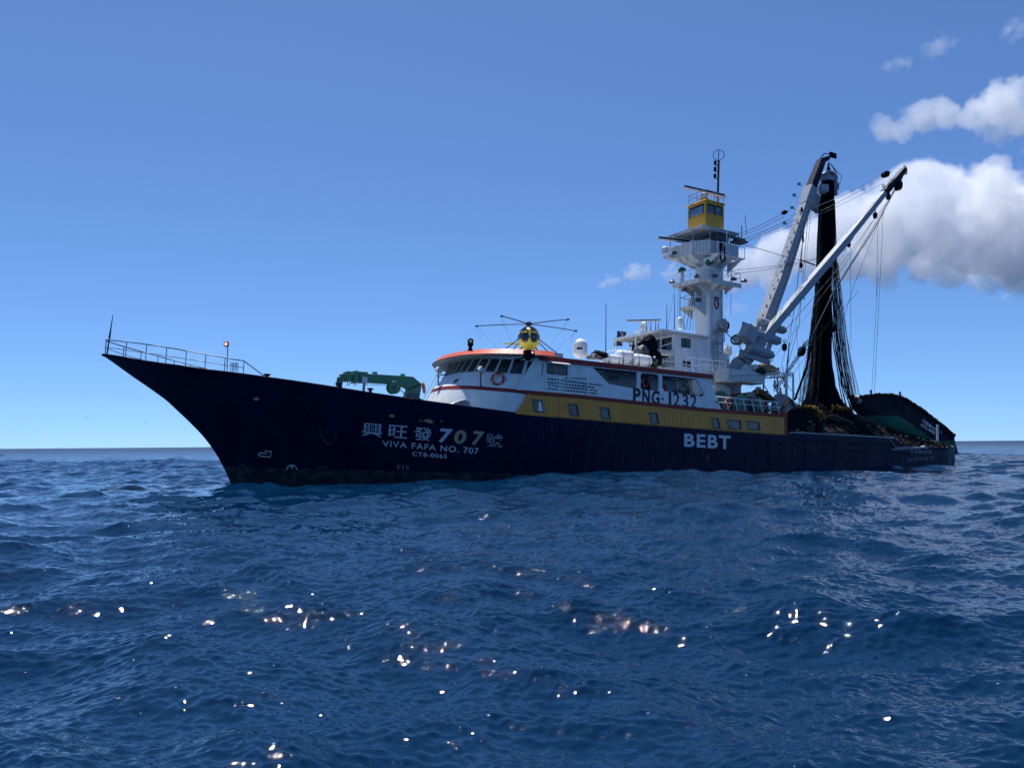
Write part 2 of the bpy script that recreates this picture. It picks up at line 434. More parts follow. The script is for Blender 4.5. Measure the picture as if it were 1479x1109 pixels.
M = {
    'hull': hull_paint(),
    'white': paint('white_paint', (0.88, 0.89, 0.89), stain=(0.40, 0.27, 0.12), wear=0.8, scale=1.1),
    'white2': paint('dirty_white_paint', (0.70, 0.71, 0.70), stain=(0.26, 0.15, 0.07), wear=0.7, scale=1.4),
    'yellow': paint('mustard_paint', (0.80, 0.32, 0.05), stain=(0.10, 0.07, 0.04), wear=0.5),
    'nest_yellow': paint('crow_nest_yellow', (0.72, 0.38, 0.04), stain=(0.2, 0.1, 0.03), wear=0.4),
    'red': paint('red_stripe_paint', (0.30, 0.018, 0.014), wear=0.3, stain=(0.1, 0.02, 0.015)),
    'orange': paint('orange_visor_paint', (0.62, 0.085, 0.025), wear=0.2),
    'frame': paint('hull_frame_scuffed', (0.022, 0.027, 0.042), stain=(0.06, 0.04, 0.03), wear=0.5, scale=2),
    'boom': paint('boom_grey_white', (0.36, 0.385, 0.42), stain=(0.22, 0.16, 0.10), wear=0.7, scale=1.2),
    'grey': paint('light_grey_paint', (0.34, 0.36, 0.38), stain=(0.20, 0.10, 0.05), wear=0.6, scale=1.6),
    'dgrey': paint('dark_grey_paint', (0.09, 0.10, 0.11), wear=0.4),
    'deck': paint('deck_green_grey', (0.07, 0.10, 0.09), wear=0.6, streak=False),
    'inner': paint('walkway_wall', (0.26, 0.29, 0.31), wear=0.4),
    'black': paint('black_rubber', (0.005, 0.006, 0.009), rough=0.75, wear=0.2, stain=(0.02, 0.02, 0.02), spec=0.1),
    'steel': paint('wire_steel', (0.05, 0.055, 0.06), rough=0.5, wear=0.4, scale=3),
    'blue': paint('boom_tip_blue', (0.006, 0.009, 0.035), wear=0.3, stain=(0.04, 0.03, 0.03), spec=0.12),
    'navy': paint('deck_navy', (0.003, 0.004, 0.022), wear=0.2, stain=(0.02, 0.02, 0.03), spec=0.1, rough=0.6),
    'crane': paint('crane_green', (0.10, 0.27, 0.17), wear=0.45, stain=(0.02, 0.04, 0.03)),
    'rust': paint('rust', (0.14, 0.06, 0.03), rough=0.85, wear=0.6, stain=(0.03, 0.015, 0.01), scale=3),
    'cream': paint('cream_gear_and_hole_light', (0.55, 0.44, 0.30), wear=0.8, scale=4),
    'letter': paint('lettering_white', (0.66, 0.72, 0.78), wear=0.55, stain=(0.02, 0.025, 0.05), scale=3),
    'letter_old': paint('lettering_yellowed', (0.46, 0.42, 0.26), wear=0.8, stain=(0.02, 0.02, 0.03), scale=3),
    'letter_dim': paint('lettering_faded', (0.28, 0.33, 0.38), wear=0.9, stain=(0.01, 0.012, 0.03), scale=4),
    'letter_navy': paint('lettering_navy', (0.008, 0.012, 0.035), wear=0.15),
    'letter_red': paint('lettering_red', (0.35, 0.02, 0.03), wear=0.1),
    'glass_sky': glass('sky_painted_cabin_glass', (0.07, 0.12, 0.19), 0.1),  # opaque pane, the sky seen through it painted as pale blue
    'glass': glass('dark_window_glass'),
    'glass2': glass('porthole_glass', (0.018, 0.03, 0.04), 0.1),
    'canvas': paint('white_canvas', (0.72, 0.72, 0.70), rough=0.8, wear=0.25, stain=(0.4, 0.38, 0.33), streak=False, scale=2, bump=0.06),
    'rope': fibre('pale_rope', (0.30, 0.27, 0.20), (0.45, 0.42, 0.34), (0.2, 0.17, 0.12), 6, 0.04),
    'net': fibre('black_net', (0.002, 0.004, 0.011), (0.006, 0.010, 0.021), (0.004, 0.006, 0.012), 3.0, 0.12),
    'netb': fibre('brown_net', (0.040, 0.035, 0.031), (0.095, 0.083, 0.070), (0.02, 0.02, 0.02), 2.6, 0.14),
    'netg': fibre('grey_net', (0.055, 0.055, 0.058), (0.11, 0.108, 0.105), (0.06, 0.058, 0.055), 3.4, 0.10),
    'cork': fibre('yellow_floats', (0.60, 0.30, 0.07), (0.40, 0.20, 0.06), (0.12, 0.08, 0.04), 6, 0.05),
    'skin': paint('skin', (0.30, 0.16, 0.10), wear=0, streak=False),
    'cloth_navy': paint('navy_cloth', (0.010, 0.014, 0.035), rough=0.9, wear=0, streak=False),
    'cloth_green': paint('green_cloth', (0.012, 0.07, 0.03), rough=0.9, wear=0, streak=False),
    'hair': paint('black_hair', (0.01, 0.01, 0.01), wear=0),
    'heli_yellow': paint('helicopter_yellow', (0.62, 0.46, 0.04), rough=0.3, wear=0.15, streak=False),
    'heli_black': paint('helicopter_black', (0.010, 0.012, 0.016), rough=0.15, wear=0.05, streak=False, spec=0.6),
    'skiff_navy': paint('skiff_navy', (0.006, 0.009, 0.028), wear=0.5, stain=(0.05, 0.035, 0.03), scale=1.5),
    'skiff_green': paint('skiff_green', (0.016, 0.17, 0.13), wear=0.6, stain=(0.02, 0.05, 0.045), scale=1.2, rough=0.6),
    'lifering': paint('lifering_red', (0.60, 0.06, 0.03), wear=0.1),
    'green': paint('signal_green', (0.01, 0.16, 0.06), wear=0.2),
}
def lamp_mat(name, col, strength):
    mt, nt, b = new_mat(name)
    b.inputs['Base Color'].default_value = (*col, 1)
    b.inputs['Emission Color'].default_value = (*col, 1)
    b.inputs['Emission Strength'].default_value = strength
    return mt
M['redlamp'] = lamp_mat('lit_red_lamp', (1.0, 0.45, 0.38), 1.2)

# ================================================================ MESH KIT
class MB:
    def __init__(self):
        self.v = []; self.f = []; self.m = []; self.cur = 0; self.mats = []
    def mat(self, k):
        if k not in self.mats: self.mats.append(k)
        self.cur = self.mats.index(k)
        return self
    def add(self, vs, fs):
        o = len(self.v)
        self.v += [tuple(v) for v in vs]
        for f in fs:
            self.f.append(tuple(i + o for i in f)); self.m.append(self.cur)
        return self
    def box(self, lo, hi, rot=None, piv=None):
        x0, y0, z0 = lo; x1, y1, z1 = hi
        vs = [Vector(p) for p in ((x0, y0, z0), (x1, y0, z0), (x1, y1, z0), (x0, y1, z0), (x0, y0, z1), (x1, y0, z1), (x1, y1, z1), (x0, y1, z1))]
        if rot is not None:
            c = Vector(piv) if piv is not None else sum(vs, Vector()) / 8
            mr = Euler(rot).to_matrix()
            vs = [c + mr @ (v - c) for v in vs]
        return self.add(vs, [(0, 3, 2, 1), (4, 5, 6, 7), (0, 1, 5, 4), (1, 2, 6, 5), (2, 3, 7, 6), (3, 0, 4, 7)])
    def rings(self, rs, close=True, cap=True):
        n = len(rs[0]); vs = [p for r in rs for p in r]; fs = []
        for k in range(len(rs) - 1):
            for i in range(n if close else n - 1):
                j = (i + 1) % n
                fs.append((k * n + i, k * n + j, (k + 1) * n + j, (k + 1) * n + i))
        if cap and close:
            fs.append(tuple(range(n))[::-1]); fs.append(tuple((len(rs) - 1) * n + i for i in range(n)))
        return self.add(vs, fs)
    def tube(self, pts, r, seg=8, cap=True):
        pts = [Vector(p) for p in pts]
        rr = r if isinstance(r, (list, tuple)) else [r] * len(pts)
        rs = []; prev = None
        for i, p in enumerate(pts):
            a = pts[max(0, i - 1)]; b = pts[min(len(pts) - 1, i + 1)]
            t = (b - a).normalized() if (b - a).length > 1e-9 else Vector((0, 0, 1))
            if prev is None:
                x = t.cross(Vector((0, 0, 1)))
                if x.length < 1e-3: x = t.cross(Vector((0, 1, 0)))
            else:
                x = prev - t * prev.dot(t)
            x.normalize(); prev = x
            y = t.cross(x)
            rs.append([p + (x * math.cos(2 * math.pi * k / seg) + y * math.sin(2 * math.pi * k / seg)) * rr[i] for k in range(seg)])
        return self.rings(rs, cap=cap)
    def beam(self, a, b, w, h, w2=None, h2=None, up=(0, 0, 1)):
        a = Vector(a); b = Vector(b); t = (b - a).normalized()
        x = t.cross(Vector(up))
        if x.length < 1e-4: x = t.cross(Vector((1, 0, 0)))
        x.normalize(); y = x.cross(t)
        w2 = w if w2 is None else w2; h2 = h if h2 is None else h2
        rs = [[p + x * sx * ww / 2 + y * sy * hh / 2 for sx, sy in ((-1, -1), (1, -1), (1, 1), (-1, 1))] for p, ww, hh in ((a, w, h), (b, w2, h2))]
        return self.rings(rs)
    def lathe(self, c, prof, seg=20, axis=(0, 0, 1)):
        c = Vector(c); ax = Vector(axis).normalized()
        q = Vector((0, 0, 1)).rotation_difference(ax)
        rs = [[c + q @ Vector((r * math.cos(2 * math.pi * k / seg), r * math.sin(2 * math.pi * k / seg), z)) for k in range(seg)] for r, z in prof]
        return self.rings(rs)
    def ball(self, c, r, sub=12, sc=(1, 1, 1)):
        rs = []
        for i in range(1, sub):
            th = math.pi * i / sub
            rs.append([Vector(c) + Vector((sc[0] * r * math.sin(th) * math.cos(2 * math.pi * k / (sub * 2)), sc[1] * r * math.sin(th) * math.sin(2 * math.pi * k / (sub * 2)), -sc[2] * r * math.cos(th))) for k in range(sub * 2)])
        return self.rings(rs)
    def torus(self, c, R_, r, axis=(0, 1, 0), seg=24, seg2=8, mats=None):
        q = Vector((0, 0, 1)).rotation_difference(Vector(axis).normalized())
        for i in range(seg):
            rs = []
            for a in (i, i + 1):
                an = 2 * math.pi * a / seg
                d = Vector((math.cos(an), math.sin(an), 0))
                rs.append([Vector(c) + q @ (d * (R_ + r * math.cos(2 * math.pi * k / seg2)) + Vector((0, 0, 1)) * r * math.sin(2 * math.pi * k / seg2)) for k in range(seg2)])
            if mats: self.mat(mats[i * len(mats) // seg])
            self.rings(rs, cap=False)
        return self
    def sheet(self, outer, holes, fn, th):
        """flat outline with holes, tessellated, mapped by fn(u, v, depth), given thickness"""
        loops = [outer] + list(holes)
        flat = [p for l in loops for p in l]
        tris = tessellate_polygon([[Vector((p[0], p[1], 0)) for p in l] for l in loops])
        n = len(flat)
        vs = [fn(p[0], p[1], 0) for p in flat] + [fn(p[0], p[1], th) for p in flat]
        fs = [tuple(t) for t in tris] + [tuple(i + n for i in reversed(t)) for t in tris]
        o = 0
        for l in loops:
            k = len(l)
            for i in range(k):
                j = (i + 1) % k
                fs.append((o + i, o + j, o + j + n, o + i + n))
            o += k
        return self.add(vs, fs)
    def build(self, name, parent=None, mat=None, smooth=None, origin=None, bevel=0, loc=None):
        me = bpy.data.meshes.new(name)
        org = Vector(origin) if origin is not None else Vector((0, 0, 0))
        me.from_pydata([Vector(v) - org for v in self.v], [], self.f)
        keys = self.mats or [mat or 'white']
        for k in keys: me.materials.append(M[k])
        if self.mats: me.polygons.foreach_set('material_index', self.m)
        me.validate()
        bm = bmesh.new(); bm.from_mesh(me)
        bmesh.ops.recalc_face_normals(bm, faces=bm.faces)
        bm.to_mesh(me); bm.free()
        o = bpy.data.objects.new(name, me)
        COL.objects.link(o)
        if parent is not None: o.parent = parent
        o.location = loc if loc is not None else org
        if bevel:
            b = o.modifiers.new('bevel', 'BEVEL'); b.width = bevel; b.segments = 2; b.limit_method = 'ANGLE'; b.angle_limit = R(40)
            smooth = smooth or 40
        if smooth:
            me.polygons.foreach_set('use_smooth', [True] * len(me.polygons))
            me.set_sharp_from_angle(angle=R(smooth))
        return o
def rrect(u0, v0, u1, v1, r, n=4):
    out = []
    for cx, cy, a0 in ((u1 - r, v0 + r, -90), (u1 - r, v1 - r, 0), (u0 + r, v1 - r, 90), (u0 + r, v0 + r, 180)):
        for k in range(n + 1):
            a = R(a0 + 90 * k / n); out.append((cx + r * math.cos(a), cy + r * math.sin(a)))
    return out
def tag(o, label=None, cat=None, group=None, kind=None):
    if label: o['label'] = label
    if cat: o['category'] = cat
    if group: o['group'] = group
    if kind: o['kind'] = kind
    return o

# ================================================================ THE SHIP'S OWN FRAME
# x runs aft from the stem at the waterline, y to starboard (away from the camera), z up. The ship trims by the stern.
TH, TRIM = R(30), R(2.5)
_a = Vector((math.cos(TH) * math.cos(TRIM), math.sin(TH) * math.cos(TRIM), -math.sin(TRIM)))
_y = Vector((-math.sin(TH), math.cos(TH), 0))
_z = _a.cross(_y)
BOW = Vector((-17.62, 48.65, 0.0))
SM = Matrix(((_a.x, _y.x, _z.x, BOW.x), (_a.y, _y.y, _z.y, BOW.y), (_a.z, _y.z, _z.z, BOW.z), (0, 0, 0, 1)))
SMI = SM.inverted()
_o = SMI @ CC
def P(px, py, y=0.0):
    """ship coordinates of the point seen at photo pixel (px, py) if it stands y metres to starboard of the keel"""
    d = SMI.to_3x3() @ ray(px, py)
    return _o + d * ((y - _o.y) / d.y)
ship = bpy.data.objects.new('fishing_vessel', None)
ship.matrix_world = SM
COL.objects.link(ship)
tag(ship, 'large navy blue purse seine fishing vessel with white and mustard superstructure lying at sea', 'fishing ship')
def thing(name, label, cat, at, group=None, rot=(0, 0, 0)):
    """a thing of its own standing at ship coordinates `at`"""
    o = bpy.data.objects.new(name, None)
    COL.objects.link(o)
    o.matrix_world = SM @ Matrix.Translation(Vector(at)) @ Euler(rot).to_matrix().to_4x4()
    return tag(o, label, cat, group)
def part(name, parent=None):
    o = bpy.data.objects.new(name, None)
    COL.objects.link(o)
    o.parent = parent or ship
    return o
def text_mesh(txt, fn, corners=None, extrude=0.0, offset=0.0, shear=0.0, spacing=1.0, cuts=3):
    """returns verts, faces of text laid in the unit square then mapped by fn(u, v)"""
    cu = bpy.data.curves.new('t', 'FONT')
    cu.body = txt; cu.size = 1; cu.offset = offset; cu.shear = shear; cu.space_character = spacing
    cu.resolution_u = 3
    ob = bpy.data.objects.new('t', cu)
    COL.objects.link(ob)
    dg = bpy.context.evaluated_depsgraph_get(); dg.update()
    me = bpy.data.meshes.new_from_object(ob.evaluated_get(dg))
    bpy.data.objects.remove(ob); bpy.data.curves.remove(cu)
    vs = [v.co.copy() for v in me.vertices]; fs = [tuple(p.vertices) for p in me.polygons]
    bpy.data.meshes.remove(me)
    if not vs: return [], []
    x0 = min(v.x for v in vs); x1 = max(v.x for v in vs); y0 = min(v.y for v in vs); y1 = max(v.y for v in vs)
    return [fn((v.x - x0) / (x1 - x0), (v.y - y0) / (y1 - y0)) for v in vs], fs
# ================================================================ HULL
B_TAB = [(-7.75, .12), (-7.4, .7), (-7, 1.15), (-6, 1.9), (-4, 3.0), (-1, 4.1), (3, 4.95), (8, 5.65), (14, 6.05), (20, 6.2), (64, 6.2), (67, 5.95), (69, 5.3), (70, 4.3)]
def half_beam(s): return float(np.interp(s, [a for a, _ in B_TAB], [b for _, b in B_TAB]))
def on_edge(px, py):
    y = -3.0
    for _ in range(12):
        q = P(px, py, y); y = -half_beam(q.x)
    return q
_edge = [P(148, 513, 0)] + [on_edge(*p) for p in ((170, 515.5), (200, 521), (250, 528), (300, 535), (380, 545), (430, 552), (484, 560), (540, 569), (600, 578), (675, 588), (750, 598), (850, 606.5), (940, 614), (1040, 621.5), (1130, 628))]
_edge = [(q.x, q.z) for q in _edge] + [(43.6, 5.12), (43.9, 5.22), (50, 5.28), (58.0, 5.33), (58.05, 5.33), (59.4, 4.62), (66, 4.72), (69.0, 4.9), (70.0, 4.95)]
def deck_z(s): return float(np.interp(s, [a for a, _ in _edge], [b for _, b in _edge]))
_stem = [P(px, py, 0) for px, py in ((148, 513), (168, 527), (190, 543), (215, 560), (240, 578), (270, 606), (288, 624), (300, 638), (315, 660), (327, 683), (335, 703))]
_stem = [(q.x, q.z) for q in _stem] + [(0.7, -2.5), (2.5, -3.6)]
def keel_z(s):
    if s > 66: return -3.6 + (s - 66) * 1.25
    return float(np.interp(s, [a for a, _ in _stem], [b for _, b in _stem]))
P_TAB = [(-7.75, .8), (-5, .9), (-2, 1.0), (0, 1.15), (2, 1.3), (5, 1.15), (10, .62), (14, .34), (18, .17), (25, .06), (35, .035), (62, .035), (70, .09)]
def hull_y(s, z):
    """half breadth at ship coordinate s, z"""
    k, d = keel_z(s), deck_z(s)
    u = min(1.0, max(0.0, (z - k) / max(d - k, .05)))
    p = float(np.interp(s, [a for a, _ in P_TAB], [b for _, b in P_TAB]))
    return half_beam(s) * u ** p
def hull_px(px, py):
    y = -4.0
    for _ in range(25):
        q = P(px, py, y); y = 0.5 * y - 0.5 * hull_y(q.x, q.z)
    return q.x, q.z
def bdep(s): return min(1.15 if s < 43 else 1.6, (deck_z(s) - keel_z(s)) * .5)
def inner_y(s): return max(.02, hull_y(s, deck_z(s) - bdep(s)) - .24)
def build_hull():
    ss = sorted(set(list(np.concatenate([np.arange(-7.75, 4, .25), np.arange(4, 20, .5), np.arange(20, 64, 1.0), np.arange(64, 70.01, .25)])) + [43.6, 43.9, 58.0, 58.05, 59.4]))
    NU = 26
    mb = MB()
    grid = []
    for s in ss:
        k, d = keel_z(s), deck_z(s)
        row = []
        for j in range(NU + 1):
            u = (j / NU) ** 1.35
            z = k + (d - k) * u
            so_ = s + (max(0, s - 68) / 2.0) * .75 * math.sin(math.pi * min(1, max(0, (z - 1.8) / 3.3)))
            row.append((so_, hull_y(s, z), z))
        grid.append(row)
    n = NU + 1
    for side in (-1, 1):
        vs = [(s, side * y, z) for row in grid for (s, y, z) in row]
        fs = [(i * n + j, (i + 1) * n + j, (i + 1) * n + j + 1, i * n + j + 1) for i in range(len(ss) - 1) for j in range(NU)]
        mb.mat('hull').add(vs, fs)
        # bulwark thickness and inner face
        inn = [(s, side * max(0.02, half_beam(s) - .22), deck_z(s)) for s in ss]
        low = [(s, side * inner_y(s), deck_z(s) - bdep(s)) for s in ss]
        top = [(s, side * half_beam(s), deck_z(s) + .0) for s in ss]
        m_ = len(ss)
        mb.mat('navy').add(top + inn + low, [(i, i + 1, m_ + i + 1, m_ + i) for i in range(m_ - 1)] + [(m_ + i, m_ + i + 1, 2 * m_ + i + 1, 2 * m_ + i) for i in range(m_ - 1)])
    # transom
    tr = [(x, -y, z) for (x, y, z) in grid[-1]] + [(x, y, z) for (x, y, z) in reversed(grid[-1])]
    mb.mat('hull').add(tr, [tuple(range(len(tr)))])
    o = mb.build('hull', ship, smooth=45)
    # decks
    mb = MB().mat('deck')
    n = len(ss)
    vs = [(s, -inner_y(s), deck_z(s) - bdep(s)) for s in ss] + [(s, inner_y(s), deck_z(s) - bdep(s)) for s in ss]
    mb.add(vs, [(i, i + 1, n + i + 1, n + i) for i in range(n - 1)])
    mb.build('main_deck', ship)
    # cap rail: worn pale edge aft, dark forward
    for side in (-1, 1):
        mb = MB().mat('navy')
        mb.tube([(s, side * (half_beam(s) - .06), deck_z(s) + .03) for s in ss if s < 43.5], .07, 6)
        mb.mat('grey').tube([(s, side * (half_beam(s) - .06), deck_z(s) + .03) for s in ss if s > 43.5], .085, 6)
        mb.build('cap_rail', ship, smooth=60)
    # frames showing through the plating and rubbing strakes on the aft half
    random.seed(4)
    for side in (-1, 1):
        mb = MB().mat('frame')
        s = 23.0
        while s < 66:
            zt = deck_z(s) - (.9 if s < 43 else .55)
            if random.random() < .82:
                z0 = s * .0437 - .4
                zz = [z0 + (zt - z0) * k / 6 for k in range(7)]
                MB().mat('frame').tube([(s + .15 * math.sin(k) * .2, side * (hull_y(s, z) + .0), z) for k, z in enumerate(zz)], .022 if s < 45 else .034, 4).build('hull_frame', ship, smooth=60)
            s += 1.55 if s < 40 else (1.35 if s < 52 else .95)
        for zo, s0, s1 in ((.62, 44, 68.5), (1.35, 47, 69)):
            mb = MB().mat('hull')
            q = np.arange(s0, s1, 1.0)
            mb.tube([(t, side * (hull_y(t, deck_z(57) - zo) + .01), (deck_z(57) if t < 58 else deck_z(57) - .0) - zo - .0) for t in q], .05, 6)
            mb.build('rubbing_strake', ship, smooth=60)
build_hull()
def hull_quad(tl, tr, br, bl, off=.02):
    c = [hull_px(*p) for p in (tl, tr, br, bl)]
    def fn(u, v):
        s = (c[3][0] * (1 - u) + c[2][0] * u) * (1 - v) + (c[0][0] * (1 - u) + c[1][0] * u) * v
        z = (c[3][1] * (1 - u) + c[2][1] * u) * (1 - v) + (c[0][1] * (1 - u) + c[1][1] * u) * v
        return (s, -hull_y(s, z) - off, z)
    return fn
def flat_quad(tl, tr, br, bl, y):
    c = [P(p[0], p[1], y) for p in (tl, tr, br, bl)]
    return lambda u, v: (c[3] * (1 - u) + c[2] * u) * (1 - v) + (c[0] * (1 - u) + c[1] * u) * v
def lettering(name, items, label, parent=None):
    for txt, fn, mat_, kw in items:
        vs, fs = text_mesh(txt, fn, **kw)
        MB().mat(mat_).add(vs, fs).build(name, parent or ship)
O = (480, 560); K = 5.282
def c4(x0, y0, x1, y1, sk=2.0):
    a = lambda x, y: (O[0] + x / K, O[1] + y / K)
    return hull_quad(a(x0 + sk * 2, y0), a(x1 + sk * 2, y0 + (x1 - x0) * .09), a(x1 - sk * 2, y1 + (x1 - x0) * .05), a(x0 - sk * 2, y1 - (x1 - x0) * .05))
B_ = dict(offset=0.006)
lettering('name_lettering', [('興', c4(228, 262, 380, 372), 'letter', B_), ('旺', c4(430, 280, 572, 382), 'letter', B_), ('發', c4(622, 295, 758, 402), 'letter', B_),
    ('7', c4(815, 308, 908, 420, 6), 'letter', dict(offset=.035)), ('0', c4(930, 318, 1020, 428, 6), 'letter_old', dict(offset=.035)), ('7', c4(1068, 328, 1148, 440, 6), 'letter_old', dict(offset=.035)),
    ('號', c4(1172, 345, 1298, 452), 'letter_dim', B_)], 'pale slanted ship name in Chinese characters and numerals')
lettering('name_lettering', [('VIVA FAFA NO. 707', hull_quad((552, 635.7), (691.5, 647.0), (691, 656), (552, 644.7)), 'letter', dict(offset=.012, spacing=1.12)),
    ('CT8-0065', hull_quad((595.3, 652), (645.4, 655.8), (645.4, 662.2), (595.3, 658.5)), 'letter', dict(offset=.02, spacing=1.15)),
    ('EIS', hull_quad((573.3, 671), (590.5, 671.8), (590.5, 678), (573.3, 677.2)), 'letter_dim', dict(spacing=1.2))], 'pale capitals under the Chinese name')
lettering('port_lettering', [('BEBT', hull_quad((988, 625.8), (1055, 629.3), (1054.5, 648.8), (988, 644.8)), 'letter', dict(offset=.03, spacing=1.15))], 'large pale call sign letters amidships')
lettering('stern_lettering', [('興旺發707號', hull_quad((1315, 650.6), (1345.5, 649.6), (1345.5, 655.8), (1315, 657.4)), 'letter_dim', dict(offset=.02, spacing=1.25)),
    ('VIVA FAFA NO.707', hull_quad((1309.5, 661.2), (1348, 658.3), (1348, 664.2), (1309.5, 667.2)), 'letter_dim', dict(spacing=1.2))], 'faded name near the stern')
# draught mark and bulb mark at the bow (the thruster ring and the bulbous bow sign)
def stroke(pts, w=.05):
    mb = MB().mat('letter')
    q = [hull_px(*p) for p in pts]
    mb.tube([(s, -hull_y(s, z) - .012, z) for s, z in q], w, 6)
    return mb
k2 = 5.688
def c2(x, y): return (300 + x / k2, 560 + y / k2)
mb = stroke([c2(*p) for p in ((418, 548), (425, 538), (445, 535), (485, 541), (468, 520), (522, 522), (515, 569), (430, 560), (420, 555), (418, 548))], .035)
mb.build('bow_mark', ship)
mb = stroke([c2(690 + 43 * math.cos(a), 678 - 43 * math.sin(a)) for a in np.linspace(.15, math.pi - .15, 14)], .035)
b2 = stroke([c2(*p) for p in ((690, 640), (690, 660))], .05); mb.add(b2.v, b2.f)
mb.build('thruster_mark', ship)
mb = stroke([c2(*p) for p in ((922, 330), (926, 380), (950, 435), (985, 462), (1020, 452), (1050, 410), (1070, 350))], .10); mb.mats = ['frame']; mb.build('anchor_scar', ship)
lettering('draught_numerals', [('4 8', hull_quad(c2(272, 628), c2(308, 628), c2(308, 640), c2(272, 640)), 'letter_dim', {}), ('2 M 7', hull_quad(c2(905, 646), c2(980, 648), c2(980, 662), c2(905, 660)), 'letter_dim', {})], 'tiny draught numerals by the boot top')
# fairleads: oval forward, rusty ones above the name, light through them painted cream
def fairlead(px, py, w, h, rough=False):
    s, z = hull_px(px, py)
    mb = MB()
    ring = []; inn = []
    N = 18
    for k in range(N):
        a = 2 * math.pi * k / N
        j = 1 + (random.uniform(-.3, .3) if rough else 0)
        ring.append((s + w * j * 1.2 * math.cos(a), z + h * j * 1.2 * math.sin(a)))
        inn.append((s + w * j * .9 * math.cos(a), z + h * j * .9 * math.sin(a)))
    Y = lambda s_, z_, o_: (s_, -hull_y(s_, z_) - o_, z_)
    vs = [Y(*p, .0) for p in ring] + [Y(*p, .07) for p in ring] + [Y(*p, .07) for p in inn] + [Y(*p, .015) for p in inn]
    fs = [(a * N + i, a * N + (i + 1) % N, (a + 1) * N + (i + 1) % N, (a + 1) * N + i) for a in range(3) for i in range(N)]
    mb.mat('rust' if rough else 'navy').add(vs, fs)
    mb.mat('cream').add([Y(*p, .02) for p in inn], [tuple(range(N))])  # closed disc, daylight through the hole put into its cream colour
    o = mb.build('fairlead', ship, smooth=40)
    return o
random.seed(2)
fairlead(370, 576, .2, .12)
fairlead(565.5, 600.5, .17, .10, True)
fairlead(619, 608, .36, .13, True)
fairlead(607, 607.5, .10, .05, True)
fairlead(637, 608.5, .08, .06, True)
for px, py in ((1092, 652), (1127, 640), (1163, 640), (1163, 651), (1163, 662), (1228, 640), (1206, 641)):
    s, z = hull_px(px, py)
    MB().mat('black').add([(s + a_, -hull_y(s, z + b_) - .015, z + b_) for a_, b_ in ((-.14, -.16), (.14, -.16), (.14, .16), (-.14, .16))], [(0, 1, 2, 3)]).build('scupper', ship)
for px, py in ((1127, 641), (1176, 650), (1022, 662), (470, 626)):
    s, z = hull_px(px, py)
    n_ = 14; pts = [(s + random.uniform(.5, 1) * .16 * math.cos(a_), z + random.uniform(.5, 1) * .5 * math.sin(a_)) for a_ in np.linspace(0, 6.28, n_, endpoint=False)]
    MB().mat('rust' if px > 500 else 'frame').add([(u, -hull_y(u, v) - .012, v) for u, v in pts], [tuple(range(n_))]).build('rust_patch', ship)
# bitts and small fittings along the rail
for px, py in ((387, 543.5), (537, 564), (492, 556)):
    q = on_edge(px, py + 3)
    mb = MB().mat('navy').lathe((q.x, q.y + .3, q.z - .1), [(.10, 0), (.10, .28), (.2, .30), (.2, .38), (.05, .42)], 12)
    mb.build('bollard', ship, smooth=40)

# bow rail: near and far sides joined round the stem
def rail_line(tops, posts, name, side=-1, mat_='grey'):
    pass
def bow_rail():
    def top(s): # px of the near rail converted on the fly
        return float(np.interp(s, rs, rz))
    pts = [(153, 491), (180, 493.5), (230, 500), (265, 506), (300, 512), (340, 519.5), (352, 521)]
    q = []
    for px, py in pts:
        y = -2.0
        for _ in range(12):
            p = P(px, py, y); y = -max(.1, half_beam(p.x) - .25)
        q.append(p)
    rs = [p.x for p in q]; rz = [p.z for p in q]
    s0, s1 = rs[0], rs[-1]
    for side in (-1, 1):
        mb = MB().mat('grey')
        S_ = np.linspace(s0, s1, 30)
        f = lambda s, dz: (s, side * max(.1, half_beam(s) - .25), top(s) + dz)
        g = lambda s, k: (s, side * max(.1, half_beam(s) - .25), deck_z(s) + (top(s) - deck_z(s)) * k)
        mb.tube([f(s, 0) for s in S_] , .035, 6)
        mb.tube([g(s, .52) for s in S_], .022, 6)
        e = s1 + 1.35
        mb.tube([f(s1, 0), (e, side * (half_beam(e) - .25), deck_z(e))], .035, 6)
        for k in range(8):
            s = s0 + (s1 - s0) * k / 7 + .02
            mb.tube([g(s, 0), g(s, 1)], .025, 6)
        mb.build('bow_railing', ship, smooth=60)
    mb = MB().mat('grey')
    a = (s0, .1, rz[0])
    mb.tube([(s0, -half_beam(s0) + .25, rz[0]), (s0, half_beam(s0) - .25, rz[0])], .035, 6)
    mb.build('bow_railing', ship)
bow_rail()
mb = MB().mat('dgrey')
a = P(154.5, 512, 0); b = P(163, 455, 0)
mb.tube([a, a.lerp(b, .45), b], [.05, .05, .02], 6)
c = a.lerp(b, .42)
mb.tube([c + Vector((0, .05, 0)), c.lerp(b, .35)], [.07, .05], 6)
mb.build('jack_staff', ship, smooth=60)
# deck lamp on its pole
mb = MB().mat('grey'); a = P(328, 535, -3.0); b = P(329, 492, -3.0)
mb.tube([a, b], .03, 6)
pole = mb.build('lamp_post', ship, smooth=60)
c = P(327, 497, -3.05)
mb = MB().mat('lifering').lathe(c, [(.05, -.16), (.14, -.12), (.16, 0), (.13, .12), (.04, .17)], 16)
mb.build('lamp_housing', pole, smooth=50)
mb = MB().mat('redlamp').ball(c + Vector((-.04, -.10, -.02)), .09, 8)
mb.build('lamp_lens', pole, smooth=80)
for k, (px) in enumerate((334, 338, 342)):
    mb = MB().mat('grey'); a = P(px - 1.2, 536, -2.5); b = P(px + 1.2, 537, -2.5)
    t = P(px, 528.5, -2.5)
    mb.tube([a, a + Vector((0, 0, .55)), t, b + Vector((0, 0, .55)), b], .02, 6)
    mb.build('vent_hoop', ship, smooth=60)
